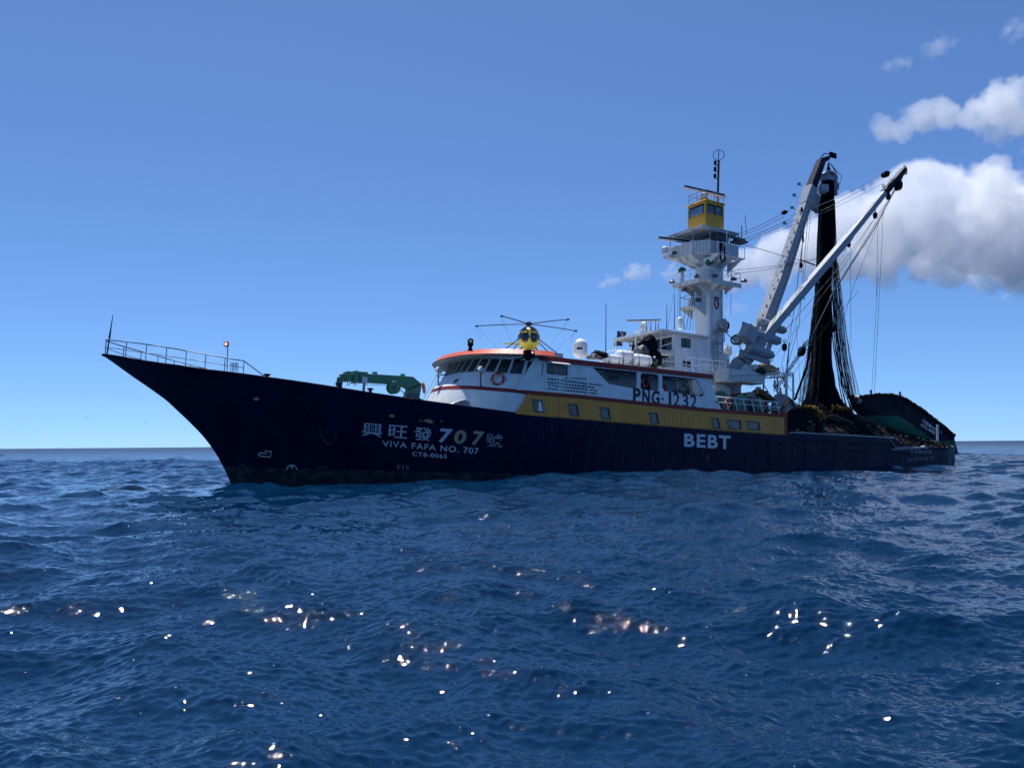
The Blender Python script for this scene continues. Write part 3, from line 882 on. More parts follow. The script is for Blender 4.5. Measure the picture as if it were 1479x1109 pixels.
# ================================================================ SUPERSTRUCTURE
YS = -6.2
def side_panel(name, outer, holes, mat_, y=YS, th=.08, parent=None, mirror=True):
    obs = []
    for sgn in ((-1, 1) if mirror else (-1,)):
        mb = MB().mat(mat_)
        mb.sheet(outer, holes, lambda u, v, d: (u, sgn * (-y - d), v), th)
        obs.append(mb.build(name, parent or ship))
    return obs[0]
Z0, ZS0, ZS1, ZU0, ZU1 = 5.0, 6.70, 6.95, 9.08, 9.42
def dip(s): return -float(np.interp(s, [22, 33, 43.4], [0, .22, .20]))
_by = lambda s: deck_z(s)
# mustard band (deck edge up to the lower red stripe) with its cabin windows cut through
lw = []
for (x0, y0, x1, y1) in ((769, 578, 785.5, 594.5), (821.5, 584, 836, 600), (867, 589.5, 882, 605), (938, 597, 951.5, 611.5), (1028, 604.5, 1040, 618), (1051, 607, 1070.5, 619.5), (1079, 609, 1097.5, 620.5)):
    a = P(x0, y0, YS); b = P(x1, y1, YS)
    wide = (x1 - x0) > 17
    sk = .22 if not wide else .12
    lw.append((a.x, b.x, b.z + .0, a.z + .02, sk))
holes = [[(x0 + sk, z0), (x1, z0), (x1 - sk, z1), (x0, z1)] for x0, x1, z0, z1, sk in lw]
low = [(16.83, deck_z(16.83) - .02)] + [(s, deck_z(s) - .02) for s in np.arange(18, 43, 1.5)] + [(43.1, 5.0)]
side_panel('mustard_side', low + [(43.0, ZS0 + dip(43)), (33, ZS0 + dip(33)), (22, ZS0), (17.75, ZS0)], holes, 'yellow')
for k, (x0, x1, z0, z1, sk) in enumerate(lw):
    fr = MB().mat('dgrey')
    o_ = [(x0 + sk - .06, z0 - .06), (x1 + .06, z0 - .06), (x1 - sk + .05, z1 + .06), (x0 - .06, z1 + .06)]
    i_ = [(x0 + sk + .03, z0 + .03), (x1 - .04, z0 + .03), (x1 - sk - .03, z1 - .03), (x0 + .03, z1 - .03)]
    fr.sheet(o_, [i_], lambda u, v, d: (u, YS - .03 + d, v), .08)
    f_ = fr.build('cabin_window', ship)
    gl = MB().mat('glass2').sheet(i_, [], lambda u, v, d: (u, YS + .035 + d, v), .02)
    gl.build('pane', f_)
# rusty red end panel
mb = MB().mat('red').box((43.0, YS - .02, 5.02), (43.35, -5.6, ZS1 - .02))
mb.build('end_plate', ship)
# white side above the stripe, with the open gallery cut out
gal = [[(23.1, 9.0), (24.55, 7.92), (27.0, 7.72), (27.15, 7.9), (27.15, 9.0)],
       rrect(27.5, 7.72, 29.25, 8.97, .22), [(29.6, 8.95), (29.6, 8.0), (29.85, 7.76), (33.1, 7.6), (33.75, 7.62), (33.9, 7.9), (33.05, 8.95)]]
side_panel('white_side', [(16.9, ZS1 - .02), (22, ZS1 - .02), (33, ZS1 + dip(33) - .02), (35.75, ZS1 + dip(35) - .02), (34.35, ZU0 + .1), (18.2, ZU0 + .1)], gal, 'white', th=.10)
for s_ in (19.05, 21.9, 35.0):
    zt_ = ZU0 if s_ < 34 else ZU0 - 1.6
    MB().mat('white2').box((s_, YS - .02, ZS1 + dip(s_)), (s_ + .03, YS, zt_)).build('plate_seam', ship)
for s_ in (20.3, 25.6, 31.5, 41.7): MB().mat('yellow').box((s_, YS - .02, deck_z(s_) + .02), (s_ + .03, YS, ZS0 + dip(s_) - .03)).build('plate_seam', ship)
for s_, z_ in ((22.4, 7.6), (35.2, 7.3)): MB().mat('grey').lathe((s_, YS - .16, z_), [(.09, 0), (.09, .15)], 10, (0, 1, 0)).build('drain_pipe', ship, smooth=50)
# walkway wall behind the gallery, its lit aft opening shows daylight through
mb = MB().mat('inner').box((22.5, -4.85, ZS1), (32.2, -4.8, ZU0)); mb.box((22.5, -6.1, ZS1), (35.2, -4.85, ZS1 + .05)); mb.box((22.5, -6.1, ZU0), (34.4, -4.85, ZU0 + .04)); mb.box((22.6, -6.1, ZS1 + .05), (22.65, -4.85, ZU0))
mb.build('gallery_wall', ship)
mb = MB().mat('white').box((19, -4.75, ZS1), (32.2, 4.75, ZU0)).box((19, 4.8, ZS1), (34.5, 6.1, ZS1 + .05))
mb.build('cabin_block', ship)
MB().mat('navy').box((29.0, -4.92, 7.75), (29.5, -4.86, 8.6)).build('gallery_door', ship)
MB().mat('letter_red').box((30.6, -4.95, 7.9), (31.1, -4.86, 8.45)).build('fire_locker', ship)
MB().mat('dgrey').box((28.6, -4.92, 7.7), (28.9, -4.86, 8.45), (0, -.3, 0)).build('notice_board', ship)
for k in range(5): MB().mat('dgrey').tube([(25.5 + k * .22, -4.95, 8.4), (25.55 + k * .22, -4.95, 8.75)], .04, 6).build('coat_hook', ship)
for k in range(6): MB().mat('steel').box((31.3 + k * .3, -5.6, 7.55), (31.42 + k * .3, -5.5, 8.0 + .1 * (k % 3))).build('valve_stem', ship)
for k in range(4): MB().mat('white2').box((24.2 + k * 2.4, -5.3, 8.85), (24.8 + k * 2.4, -5.2, 8.95)).build('strip_light', ship)
mb = MB().mat('cream')
mb.tube([(33.1, -5.0, 8.95), (33.6, -5.0, 7.6)], .14, 8).tube([(33.3, -4.6, 7.6), (34.2, -4.4, 8.5)], .16, 8)
mb.ball((33.2, -5.3, 8.0), .28, 8, (1, .8, 1.3)).ball((33.7, -5.2, 7.7), .25, 8).ball((32.9, -5.2, 8.55), .2, 8)
mb.build('rope_bundle', ship, smooth=60)
# the two red stripes and their fascia
FT = (19.5, 6.2, 2.3)      # centre, half breadth, exponent of the rounded front
A_TAB = [(4.2, 6.5), (5.0, 6.25), (6.7, 5.45), (6.93, 5.35), (7.9, 4.35), (9.1, 3.65), (9.4, 3.5)]
def front_a(z): return float(np.interp(z, [a for a, _ in A_TAB], [b for _, b in A_TAB]))
def crown(y): return .42 * max(0, 1 - (abs(y) / 6.2) ** 2)
def front_pt(t, z, off=0.0, a=None, sc=None, b=None, n=None):
    """t: 0 port side ... pi starboard side"""
    sc = FT[0] if sc is None else sc; b = FT[1] if b is None else b; n = FT[2] if n is None else n
    a = front_a(z) if a is None else a
    c, s_ = math.cos(t), math.sin(t)
    y = -(b + off) * math.copysign(abs(c) ** (2 / n), c)
    x = sc - (a + off) * abs(s_) ** (2 / n)
    return (x, y, z + crown(y))
def arc_ts(z, step):
    ts = [0.0]; T = np.linspace(0, math.pi, 4000); acc = 0; p = Vector(front_pt(0, z))
    for t in T[1:]:
        q = Vector(front_pt(t, z)); acc += (q - p).length; p = q
        if acc >= step: ts.append(t); acc = 0
    ts.append(math.pi)
    return ts
TS = arc_ts(7.5, .22)
def band(z0, z1, mat_, off=0.0, rows=4, name='front_wall'):
    mb = MB().mat(mat_)
    rs = []
    for k in range(rows + 1):
        r_ = []
        for t in TS:
            zz = z0
            x, y, _ = front_pt(t, max(z0, 5), off)
            if z0 < 5 and abs(y) > 4.5: zz = z0 + (deck_z(x) + .02 - z0) * min(1, (abs(y) - 4.5) / .5)
            r_.append(front_pt(t, zz + (z1 - zz) * k / rows, off))
        rs.append(r_)
    n = len(TS)
    vs = [p for r_ in rs for p in r_]
    mb.add(vs, [(k * n + i, k * n + i + 1, (k + 1) * n + i + 1, (k + 1) * n + i) for k in range(rows) for i in range(n - 1)])
    return mb.build(name, ship, smooth=50)
band(4.1, ZS0, 'white', rows=6)
band(ZS0, ZS1, 'red', .02, 1, 'red_stripe')
band(ZS1, 9.5, 'white', rows=8)
for sgn in (-1, 1):
    ds = (17.5, 22, 33, 43.35)
    mb = MB().mat('red').sheet([(s, ZS0 - .02 + dip(s)) for s in ds] + [(s, ZS1 + dip(s)) for s in reversed(ds)], [], lambda u, v, d: (u, sgn * (6.23 - d), v), .06)
    mb.build('red_stripe', ship)
# wheelhouse windows
def loft_quad(t0, t1, z0, z1, off, inset=0.0):
    out = []
    N = 3
    for z, rng_ in ((z0, range(N + 1)), (z1, range(N, -1, -1))):
        for k in rng_:
            out.append(front_pt(t0 + (t1 - t0) * k / N, z, off))
    return out
ts_w = []
T = np.linspace(0, math.pi, 3000)
Lc = [0.0]; p = Vector(front_pt(0, 8.5))
for t in T[1:]:
    q = Vector(front_pt(t, 8.5)); Lc.append(Lc[-1] + (q - p).length); p = q
tot = Lc[-1]
def t_at(l): return float(np.interp(l, Lc, T))
wins = [(.62, 1.75)]
l = 2.0
while l < tot - 2.3:
    wins.append((l, l + .78)); l += .96
wins.append((tot - 1.75, tot - .62))
for a_, b_ in wins:
    t0, t1 = t_at(a_), t_at(b_)
    fr = MB().mat('white2')
    q1 = loft_quad(t_at(a_ - .05), t_at(b_ + .05), 7.97, 9.02, .012); q2 = loft_quad(t_at(a_ - .05), t_at(b_ + .05), 7.97, 9.02, .035)
    fr.rings([q1, q2])
    f_ = fr.build('wheelhouse_window', ship)
    gl = MB().mat('glass'); q1 = loft_quad(t0, t1, 8.02, 8.97, .036); q2 = loft_quad(t0, t1, 8.02, 8.97, .05)
    gl.rings([q1, q2]); gl.build('pane', f_)
# visor
def visor():
    N = 60
    ts = [math.pi * k / N for k in range(N + 1)]
    def ring(a, b, z, cr=1.0):
        out = []
        for t in ts:
            x, y, _ = front_pt(t, 0, 0, a, 19.4, b, 2.3)
            out.append((x, y, z + crown(y) * cr * .35))
        return out
    R0 = ring(3.6, 6.25, 9.35); R1 = ring(4.95, 6.95, 9.30); R2 = ring(5.0, 7.0, 9.36); R3 = ring(4.55, 6.6, 9.74); R4 = ring(2.5, 5, 9.86)
    n = N + 1
    mb = MB()
    for A_, B__, mm in ((R0, R1, 'white2'), (R1, R2, 'orange'), (R2, R3, 'orange'), (R3, R4, 'white')):
        mb.mat(mm).add(A_ + B__, [(i, i + 1, n + i + 1, n + i) for i in range(n - 1)])
    mb.mat('white').add(R4, [tuple(range(n))])
    # closing ends
    for k in (0, -1):
        mb.mat('orange').add([R0[k], R1[k], R2[k], R3[k], R4[k]], [(0, 1, 2, 3, 4)])
    mb.build('visor', ship, smooth=35)
visor()
for sgn in (-1, 1):
    mb = MB().mat('red')
    ys = (-6.32, -6.05) if sgn < 0 else (6.05, 6.32)
    mb.box((18.6, ys[0], ZU0), (34.7, ys[1], ZU1))
    mb.build('red_fascia', ship)
mb = MB().mat('white2').box((18.0, -6.05, ZU0 + .06), (34.7, 6.05, ZU1 - .02)); mb.box((19.3, -6.1, 9.4), (20.6, 6.1, 9.75)); mb.box((34.7, -3.2, 6.9), (37.5, 3.2, 9.42))
mb.build('boat_deck', ship)
mb = MB().mat('white2').box((35.0, -4.9, 6.62), (43.0, 4.9, 6.72)).box((19, -5.9, 5.2), (43.0, -5.8, 6.62)); mb.box((42.9, -6.1, 4.2), (43.0, 6.1, 6.7)).box((32.2, -4.75, 6.93), (34.0, -1.5, 9.08))
mb.build('house_deck', ship)
# port nav light box on the visor's end
a = P(762, 513, -6.6)
mb = MB().mat('black').box((a.x - .25, -6.95, 9.1), (a.x + .35, -6.45, 9.62)); mb.box((a.x - .1, -6.9, 8.95), (a.x + .1, -6.5, 9.1))
nb = mb.build('navigation_light_box', ship)
MB().mat('redlamp').ball((a.x + .15, -6.98, 9.45), .07, 6).build('lamp_lens', nb)
mb = MB().mat('black').tube([(a.x, -6.5, 9.2), (a.x - .6, -6.3, 8.95)], .06, 6).box((a.x - .85, -6.5, 8.8), (a.x - .5, -6.25, 9.0)); mb.build('horn', ship)
# side window with its white awning
a = P(791, 527, YS); b = P(818, 541, YS)
mb = MB().mat('dgrey').sheet(rrect(a.x - .06, b.z - .06, b.x + .06, a.z + .06, .04), [rrect(a.x + .02, b.z + .02, b.x - .02, a.z - .02, .04)], lambda u, v, d: (u, YS - .02 - d, v), .05)
w_ = mb.build('cabin_window', ship)
MB().mat('glass').box((a.x, YS - .035, b.z), (b.x, YS - .012, a.z)).mat('grey').box(((a.x * .58 + b.x * .42) - .04, YS - .05, b.z), ((a.x * .58 + b.x * .42) + .04, YS - .02, a.z)).build('pane', w_)
MB().mat('canvas').add([(a.x - .1, YS - .01, a.z + .32), (b.x + .12, YS - .01, a.z + .32), (b.x + .12, YS - .5, a.z + .12), (a.x - .1, YS - .5, a.z + .12)], [(0, 1, 2, 3)]).build('awning', w_)
# hull and house lettering
k = 14.79
def c5(x, y): return (780 + x / k, 535 + y / k)
rows = [('R1-Y7GPR', 545, 140, 1000, 165), ('PM83-TR8888888R-R4NDI', 165, 155, 1335, 300), ('NR83TYR888888-0RD', 165, 228, 1165, 345), ('TY83-TR888888R-044', 165, 292, 1225, 412), ('KI03-TR888888R-4RP', 165, 362, 1225, 475)]
lettering('call_sign_rows', [(t_, flat_quad(c5(x0, y0), c5(x1, y1), c5(x1, y1 + 40), c5(x0, y0 + 42), YS - .015), 'letter_navy', dict(offset=.05, spacing=1.35)) for t_, x0, y0, x1, y1 in rows], 'rows of small dark registration characters')
k6 = 12.325
def c6(x, y): return (900 + x / k6, 545 + y / k6)
its = []
for ch, x0, x1, y0, y1 in (('P', 178, 315, 185, 445), ('N', 342, 476, 208, 468), ('G', 506, 652, 230, 488), ('-', 685, 722, 358, 396), ('1', 812, 858, 258, 512), ('2', 890, 1010, 266, 520), ('3', 1052, 1162, 294, 532), ('2', 1196, 1310, 306, 548)):
    its.append((ch, flat_quad(c6(x0, y0), c6(x1, y0 + 8), c6(x1, y1 + 6), c6(x0, y1), YS - .018), 'letter_navy', dict(offset=.035 if ch in 'PNG' else .012)))
lettering('registration_lettering', its, 'large dark registration letters and numerals below the gallery')
its = [('安全第一', flat_quad((646, 571), (656, 571.5), (656, 573.5), (646, 573), -5.9), 'letter_red', {})]
# ladders, lamps and plaque on the rounded front
def front_at(px, py):
    best = None
    for t in np.linspace(0.02, math.pi - .02, 400):
        for z in (np.linspace(4.6, 9.2, 60)):
            q = SM @ Vector(front_pt(t, z)); d = q - CC
            w = d.dot(CF); x = W0 / 2 + FPX * d.dot(CR) / w; y = H0 / 2 - FPX * d.dot(CU) / w
            e = (x - px) ** 2 + (y - py) ** 2 + (0.002 * w)
            if best is None or e < best[0]: best = (e, t, z)
    return best[1], best[2]
def flood(name, px, py, drop):
    t, z = front_at(px, py)
    a = Vector(front_pt(t, z, .05)); n_ = (Vector(front_pt(t, z, 1.0)) - Vector(front_pt(t, z, 0))).normalized()
    b = a + n_ * .35 + Vector((0, 0, .25)); c = b + Vector((0, 0, drop))
    mb = MB().mat('rust').tube([a + Vector((0, 0, -.3)), a + n_ * .3 + Vector((0, 0, -.2)), b, c], .05, 6)
    o = mb.build('floodlight', ship, smooth=60)
    mb = MB().mat('white2').box(c + Vector((-.28, -.16, 0)), c + Vector((.22, .16, .32)), (0, .5, .3), c)
    mb.build('lamp_head', o, bevel=.03)
flood('a', 697, 553, .5); flood('b', 640, 553, .5)
t, z = front_at(659, 550)
mb = MB().mat('rust').add([front_pt(t + a_, z + b_, .02) for a_, b_ in ((-.035, -.15), (.035, -.15), (.035, .15), (-.035, .15))], [(0, 1, 2, 3)])
mb.build('plaque', ship)
# forward companionway steps on the starboard shoulder of the front
a = P(612, 580, 0.5); b = P(636, 541, 1.5)
mb = MB().mat('grey')
for dy in (-.0, .75):
    mb.tube([a + Vector((0, dy, -.3)), b + Vector((0, dy, 0)), b + Vector((.9, dy, .1))], .03, 6)
    mb.tube([a + Vector((0, dy, -1.2)), b + Vector((0.2, dy, -1.0))], .06, 6)
for kk in range(9):
    c = a.lerp(b, kk / 8) + Vector((.05, 0, -1.0)); mb.box(c, c + Vector((.2, .75, .04)))
mb.build('companion_ladder', ship, smooth=50)
# deck stowage in front of the house: grating stack
a = P(655, 588, -5.0); b = P(678, 576, -4.8)
mb = MB().mat('canvas')
L_ = [P(650, 584, -5.0), P(662, 579, -5.0), P(670, 577, -5.0), P(676, 580, -5.0), P(679, 588, -5.0), P(650, 590, -5.0)]
mb.sheet([(p.x, p.z) for p in L_], [], lambda u, v, d: (u, -5.2 + d, v), .7)
cv = mb.build('canvas_cover', ship)
mb = MB().mat('rope')
for kk in range(9):
    u = kk / 8; p0 = P(654 + 22 * u, 588 , -5.24); p1 = P(658 + 17 * u, 580 - 2 * math.sin(u * 3), -5.24)
    mb.tube([p0, p1], .02, 4)
mb.build('lashing', cv)
# ---------------------------------------------------------------- after house rail, machinery
ra = P(1032, 571.5, YS + .1); rb = P(1125, 580.5, YS + .1)
mb = MB().mat('white')
zr = 7.72
mb.tube([(35.0, YS + .1, zr), (42.5, YS + .1, zr)], .045, 6); mb.tube([(35.3, YS + .1, zr - .42), (42.6, YS + .1, zr - .42)], .03, 6)
for kk in range(8):
    s = 35.3 + kk * .98
    mb.tube([(s, YS + .1, zr), (s + .34, YS + .1, ZS1 - .2)], .04, 6)
mb.build('side_railing', ship, smooth=60)
mb = MB().mat('grey')
for sgn_y in (6.0,):
    mb.tube([(35.0, sgn_y, zr), (42.5, sgn_y, zr)], .04, 6); mb.tube([(35.0, sgn_y, zr - .4), (42.5, sgn_y, zr - .4)], .03, 6)
    for kk in range(8): mb.tube([(35.3 + kk, sgn_y, ZS1), (35.3 + kk, sgn_y, zr)], .03, 6)
mb.build('side_railing', ship, smooth=60)
random.seed(11)
def winch(x, y, z, r, l, mk='crane', mk2='dgrey'):
    mb = MB().mat(mk)
    mb.lathe((x, y - l / 2, z), [(r, 0), (r, .08), (r * .55, .1), (r * .55, l - .1), (r, l - .08), (r, l)], 20, (0, 1, 0))
    mb.mat(mk2).lathe((x, y - l / 2 + .12, z), [(r * .62, 0), (r * .82, .02), (r * .82, l - .28), (r * .62, l - .26)], 18, (0, 1, 0))
    mb.mat(mk).box((x - r * 1.1, y - l / 2 - .1, z - r * 1.25), (x + r * 1.1, y + l / 2 + .1, z - r * .9))
    mb.box((x + r * .6, y - .3, z - r), (x + r * 1.4, y + .3, z + .1))
    return mb.build('winch', ship, smooth=40)
winch(37.6, -4.0, 7.45, .55, 1.8); winch(39.6, -3.6, 7.6, .75, 2.2); winch(41.6, -4.0, 7.5, .6, 1.6); winch(40.6, 0, 7.9, 1.0, 2.6)
mb = MB().mat('deck')
for kk in range(16):
    x = 36 + kk * .42 + random.uniform(-.1, .1); y = random.uniform(-5.2, -3); h = random.uniform(.3, 1.5)
    mb.box((x, y, 6.72), (x + random.uniform(.15, .6), y + random.uniform(.2, .7), 6.72 + h))
mb.mat('grey')
for kk in range(7):
    x = 37 + kk * .9; mb.tube([(x, -3, 6.7), (x, -3, 8.0 + random.uniform(0, .8))], .05, 6)
mb.mat('rust').box((42.2, -2.5, 8.6), (43.6, 1.0, 8.75)).box((42.0, -4.5, 8.2), (43.8, -3.6, 8.6), (0, .4, 0)); mb.mat('grey').box((41.6, -3.9, 6.7), (42.2, -3.3, 8.7)).box((42.5, -3.9, 6.7), (42.75, -3.5, 9.2))
mb.build('deck_machinery', ship)

# ---------------------------------------------------------------- flying bridge
YB = -3.0
mb = MB().mat('white'); fc = 33.7
w_ = [rrect(34.35, 11.95, 35.45, 12.75, .05)]; dr = [rrect(34.55, 9.5, 35.7, 11.05, .25)]
mb.sheet([(33.7, 9.42), (37.3, 9.42), (37.3, 13.1), (33.7, 13.1)], w_ + [rrect(34.5, 10.35, 35.5, 10.85, .2)], lambda u, v, d: (u, YB + d, v), .08)
mb.sheet([(33.7, 9.42), (37.3, 9.42), (37.3, 13.1), (33.7, 13.1)], [], lambda u, v, d: (u, 3.0 - d, v), .08)
mb.sheet([(-2.92, 9.42), (2.92, 9.42), (2.92, 13.1), (-2.92, 13.1)], [[(-2.6, 11.7), (-.3, 11.7), (-.3, 12.8), (-2.6, 12.8)], [(0, 11.7), (2.6, 11.7), (2.6, 12.8), (0, 12.8)]], lambda u, v, d: (33.7 + d, u, v), .08)
mb.box((37.22, -2.92, 9.42), (37.3, 2.92, 13.1)); mb.box((33.78, -2.92, 11.2), (37.2, 2.92, 11.25))
br = mb.build('flying_bridge', ship)
g = MB().mat('glass').box((34.3, YB + .05, 11.9), (35.5, YB + .07, 12.8)); g.box((33.76, -2.6, 11.7), (33.77, 2.6, 12.8)); g.mat('dgrey').box((34.86, YB - .01, 11.95), (34.92, YB + .05, 12.75))
g.build('bridge_window', br)
g = MB().mat('inner').box((35.2, -2.0, 9.45), (35.6, 2, 11.0)); g.mat('canvas').lathe((34.6, YB + .5, 10.6), [(.15, 0), (.18, .05), (.18, .7), (.15, .75)], 12, (1, 0, 0))
g.build('bridge_locker', br, smooth=50)
mb = MB().mat('white2').box((31.9, -3.35, 13.1), (37.6, 2.9, 13.18)).box((33.0, -3.5, 12.98), (37.7, -3.0, 13.1))
for kk in range(10): mb.box((31.95, -3.2 + kk * .64, 12.9), (33.7, -3.14 + kk * .64, 13.1))
mb.box((31.9, -3.35, 12.95), (37.6, -3.29, 13.1)).box((31.9, 2.84, 12.95), (37.6, 2.9, 13.1)).box((31.84, -3.35, 12.95), (31.9, 2.9, 13.12))
cn = mb.build('bridge_canopy', ship)
mb = MB().mat('white')
for x, y in ((32.0, -3.2), (32.0, 2.75), (32.0, 0)): mb.tube([(x, y, 9.4), (x, y, 13.0)], .06, 8)
for z in (10.6, 11.3): mb.tube([(31.9, -3.2, z), (33.7, -3.2, z)], .05, 6)
for z in (10.9, 11.3, 11.7): mb.tube([(30.2, 2.7, z), (30.2, .2, z), (32.0, .2, z)], .03, 6)
for z in (9.8, 10.2, 10.6): mb.tube([(33.8, -6.0, z), (36.3, -6.0, z)], .025, 6)
for x in np.arange(32.2, 36.6, .7): mb.tube([(x, -6.0, 9.4), (x, -6.0, 10.6)], .03, 6)
mb.tube([(32.2, -6.0, 10.6), (36.4, -6.0, 10.6)], .035, 6).tube([(32.2, -6.0, 10.0), (36.4, -6.0, 10.0)], .025, 6)
mb.box((31.2, -3.0, 11.5), (33.7, 3.0, 11.56)); mb.tube([(31.3, -3.1, 11.5), (33.6, -3.1, 12.3)], .04, 6)
mb.build('canopy_posts', ship, smooth=50)
mb = MB().mat('grey')
for x0 in (31.6, 32.6):
    mb.box((x0, -3.1, 10.2), (x0 + .5, -2.2, 10.9))
mb.mat('black').box((31.0, -2.8, 10.3), (33.2, -2.2, 11.1)); mb.mat('white').box((31.4, -2.85, 10.4), (31.8, -2.8, 10.9)).box((32.2, -2.85, 10.4), (32.6, -2.8, 10.9))
mb.build('bridge_console', ship)
# canopy top: whip aerials, domes
def whip(px, y0, y1, y=-2.5, r=.022):
    a = P(px, y0, y); b = P(px + (y0 - y1) * .004, y1, y)
    return MB().mat('steel').tube([a, a.lerp(b, .3), b], [r * 2.2, r * 1.6, r], 5).build('whip_aerial', ship, smooth=60)
for px, y0, y1, yy in ((963, 477, 440, -2.5), (982, 476, 402, -2), (988, 476, 455, 0), (947, 477, 462, -1), (940, 478, 463, -2), (875, 513, 438, -4), (951, 477, 465, 0), (934, 478, 466, -2.2), (974, 476, 425, 1)):
    whip(px, y0, y1, yy)
q = P(982, 476, -2.2); MB().mat('white').lathe(q, [(.1, 0), (.24, .1), (.26, .8), (.2, 1.0), (.05, 1.08)], 14).build('aerial_dome', ship, smooth=50)
# radar on its post in front of the canopy
q = P(930, 478, -2.0)
q = P(930, 470, -.2)
mb = MB().mat('white2').lathe((q.x, -.2, 9.4), [(.3, 0), (.3, 2.9)], 12).lathe((q.x, -.2, 12.3), [(.28, 0), (.2, .9), (.18, 1.35), (.3, 1.4), (.3, 1.55)], 12)
mb.torus((q.x, -.2, 13.45), .75, .04, (0, 0, 1), 20, 6)
for a_ in range(4): mb.tube([(q.x, -.2, 13.2), (q.x + .75 * math.cos(a_ * 1.57), -.2 + .75 * math.sin(a_ * 1.57), 13.45)], .03, 5)
pst = mb.build('radar_post', ship, smooth=50)
mb = MB().mat('white').lathe((q.x, -.2, 13.85), [(.28, 0), (.32, .3), (.2, .42)], 14); mb.mat('grey')
c = Vector((q.x, -.2, 14.42)); d = Vector((.72, -.69, 0)).normalized()
mb.beam(c - d * 1.45, c + d * 1.45, .22, .15)
mb.build('radar_scanner', pst, smooth=50)
# satellite dome
q = P(838, 513, -2.6)
mb = MB().mat('white').lathe((q.x, -2.6, 9.4), [(.12, 0), (.12, .75), (.35, .85), (.52, .95), (.56, 1.15), (.56, 1.7), (.5, 1.95), (.34, 2.15), (.15, 2.24), (.02, 2.26)], 24)
dm = mb.build('satellite_dome', ship, smooth=50)
for o_, t_ in ((0, 'SEA-TEL'),):
    pass
MB().mat('letter_navy').add([(q.x + .563 * math.sin(a_), -2.6 - .563 * math.cos(a_), z) for z in (10.75, 10.93) for a_ in np.linspace(-1.1, -.35, 6)], [(i, i + 1, 7 + i, 6 + i) for i in range(5)]).build('maker_mark', dm)
# canvas-wrapped bundles in the middle of the boat deck
def lump(name, c, size, mk, seed, parent=ship, amp=.18, sub=18):
    random.seed(seed)
    mb = MB().mat(mk).ball((0, 0, 0), 1, sub)
    ph = [random.uniform(0, 6) for _ in range(9)]
    vs = []
    for v in mb.v:
        x, y, z = v
        k_ = 1 + amp * (math.sin(3 * x + ph[0]) * math.sin(4 * y + ph[1]) + .6 * math.sin(7 * z + 5 * x + ph[2]) * math.sin(6 * y + ph[3]) + .35 * math.sin(13 * x + ph[4]) * math.sin(12 * z + 9 * y + ph[5]))
        vs.append((x * k_ * size[0], y * k_ * size[1], max(-.55, z) * k_ * size[2]))
    mb.v = vs
    return mb.build(name, parent, smooth=60, loc=Vector(c))
for (px, py, yy, sx, sz, mk, sd) in ((938, 500, -3.2, .8, .8, 'black', 3), (927, 508, -3.4, .6, .5, 'dgrey', 5), (945, 520, -3.6, .5, .8, 'black', 7), (865, 514, -4, .7, .35, 'black', 9), (858, 516, -4.2, .5, .25, 'dgrey', 19)):
    q = P(px, py, yy)
    lump('covered_bundle', q, (sx, .6, sz), mk, sd)
# ================================================================ MAST TOWER
def loft_box(mb, c, levels, r=.25):
    rs = []
    for z, hx, hy in levels:
        rs.append([(c[0] + x, c[1] + y, z) for x, y in rrect(-hx, -hy, hx, hy, min(r, hx * .6, hy * .6), 3)])
    return mb.rings(rs)
TC = (40.4, 0)
mb = MB().mat('white'); loft_box(mb, TC, [(9.3, 1.02, 1.02), (14, .98, .98), (17.5, .95, .95), (22.6, .98, .98)], .3)
tower = mb.build('mast_tower', ship, smooth=40)
mb = MB().mat('white'); loft_box(mb, (41.0, 0), [(6.9, 1.15, 1.2), (12.3, 1.05, 1.1), (12.4, .8, .8)], .35)
mb.build('tower_base', tower, smooth=40)
mb = MB().mat('grey')
for z in np.arange(9.8, 14.0, .32): mb.tube([(39.9, -1.12, z), (40.35, -1.12, z)], .025, 5)
for x in (39.9, 40.35): mb.tube([(x, -1.12, 9.6), (x, -1.12, 14.3)], .035, 6)
for z in (10.6, 11.4, 12.2, 13.0, 13.8): mb.tube([(39.8, -1.1, z), (39.8, -1.6, z), (40.45, -1.6, z), (40.45, -1.1, z)], .025, 5)
mb.build('tower_ladder', tower, smooth=60)
mb = MB().mat('grey')
for x, z0, z1 in ((39.75, 12, 20), (40.9, 14.5, 19.5), (41.1, 10, 14)): mb.tube([(x, -1.02, z0), (x, -1.0, z1)], .035, 6)
mb.tube([(40.2, -1.0, 13.2), (40.9, -1.15, 13.1), (41.2, -1.1, 13.5), (41.25, -1.0, 14.4)], .05, 6)
mb.build('cable_conduit', tower, smooth=60)
# searchlight drum
mb = MB().mat('grey').lathe((40.75, -1.0, 14.85), [(.25, 0), (.5, .1), (.52, .5), (.3, .6)], 18, (.3, -1, 0)); mb.mat('black').lathe((41.35, -.9, 14.85), [(.4, 0), (.42, .3), (.3, .4)], 16, (1, -.2, 0)); mb.mat('grey').box((40.0, -1.3, 14.2), (41.5, -.95, 14.35))
mb.build('searchlight', tower, smooth=50)
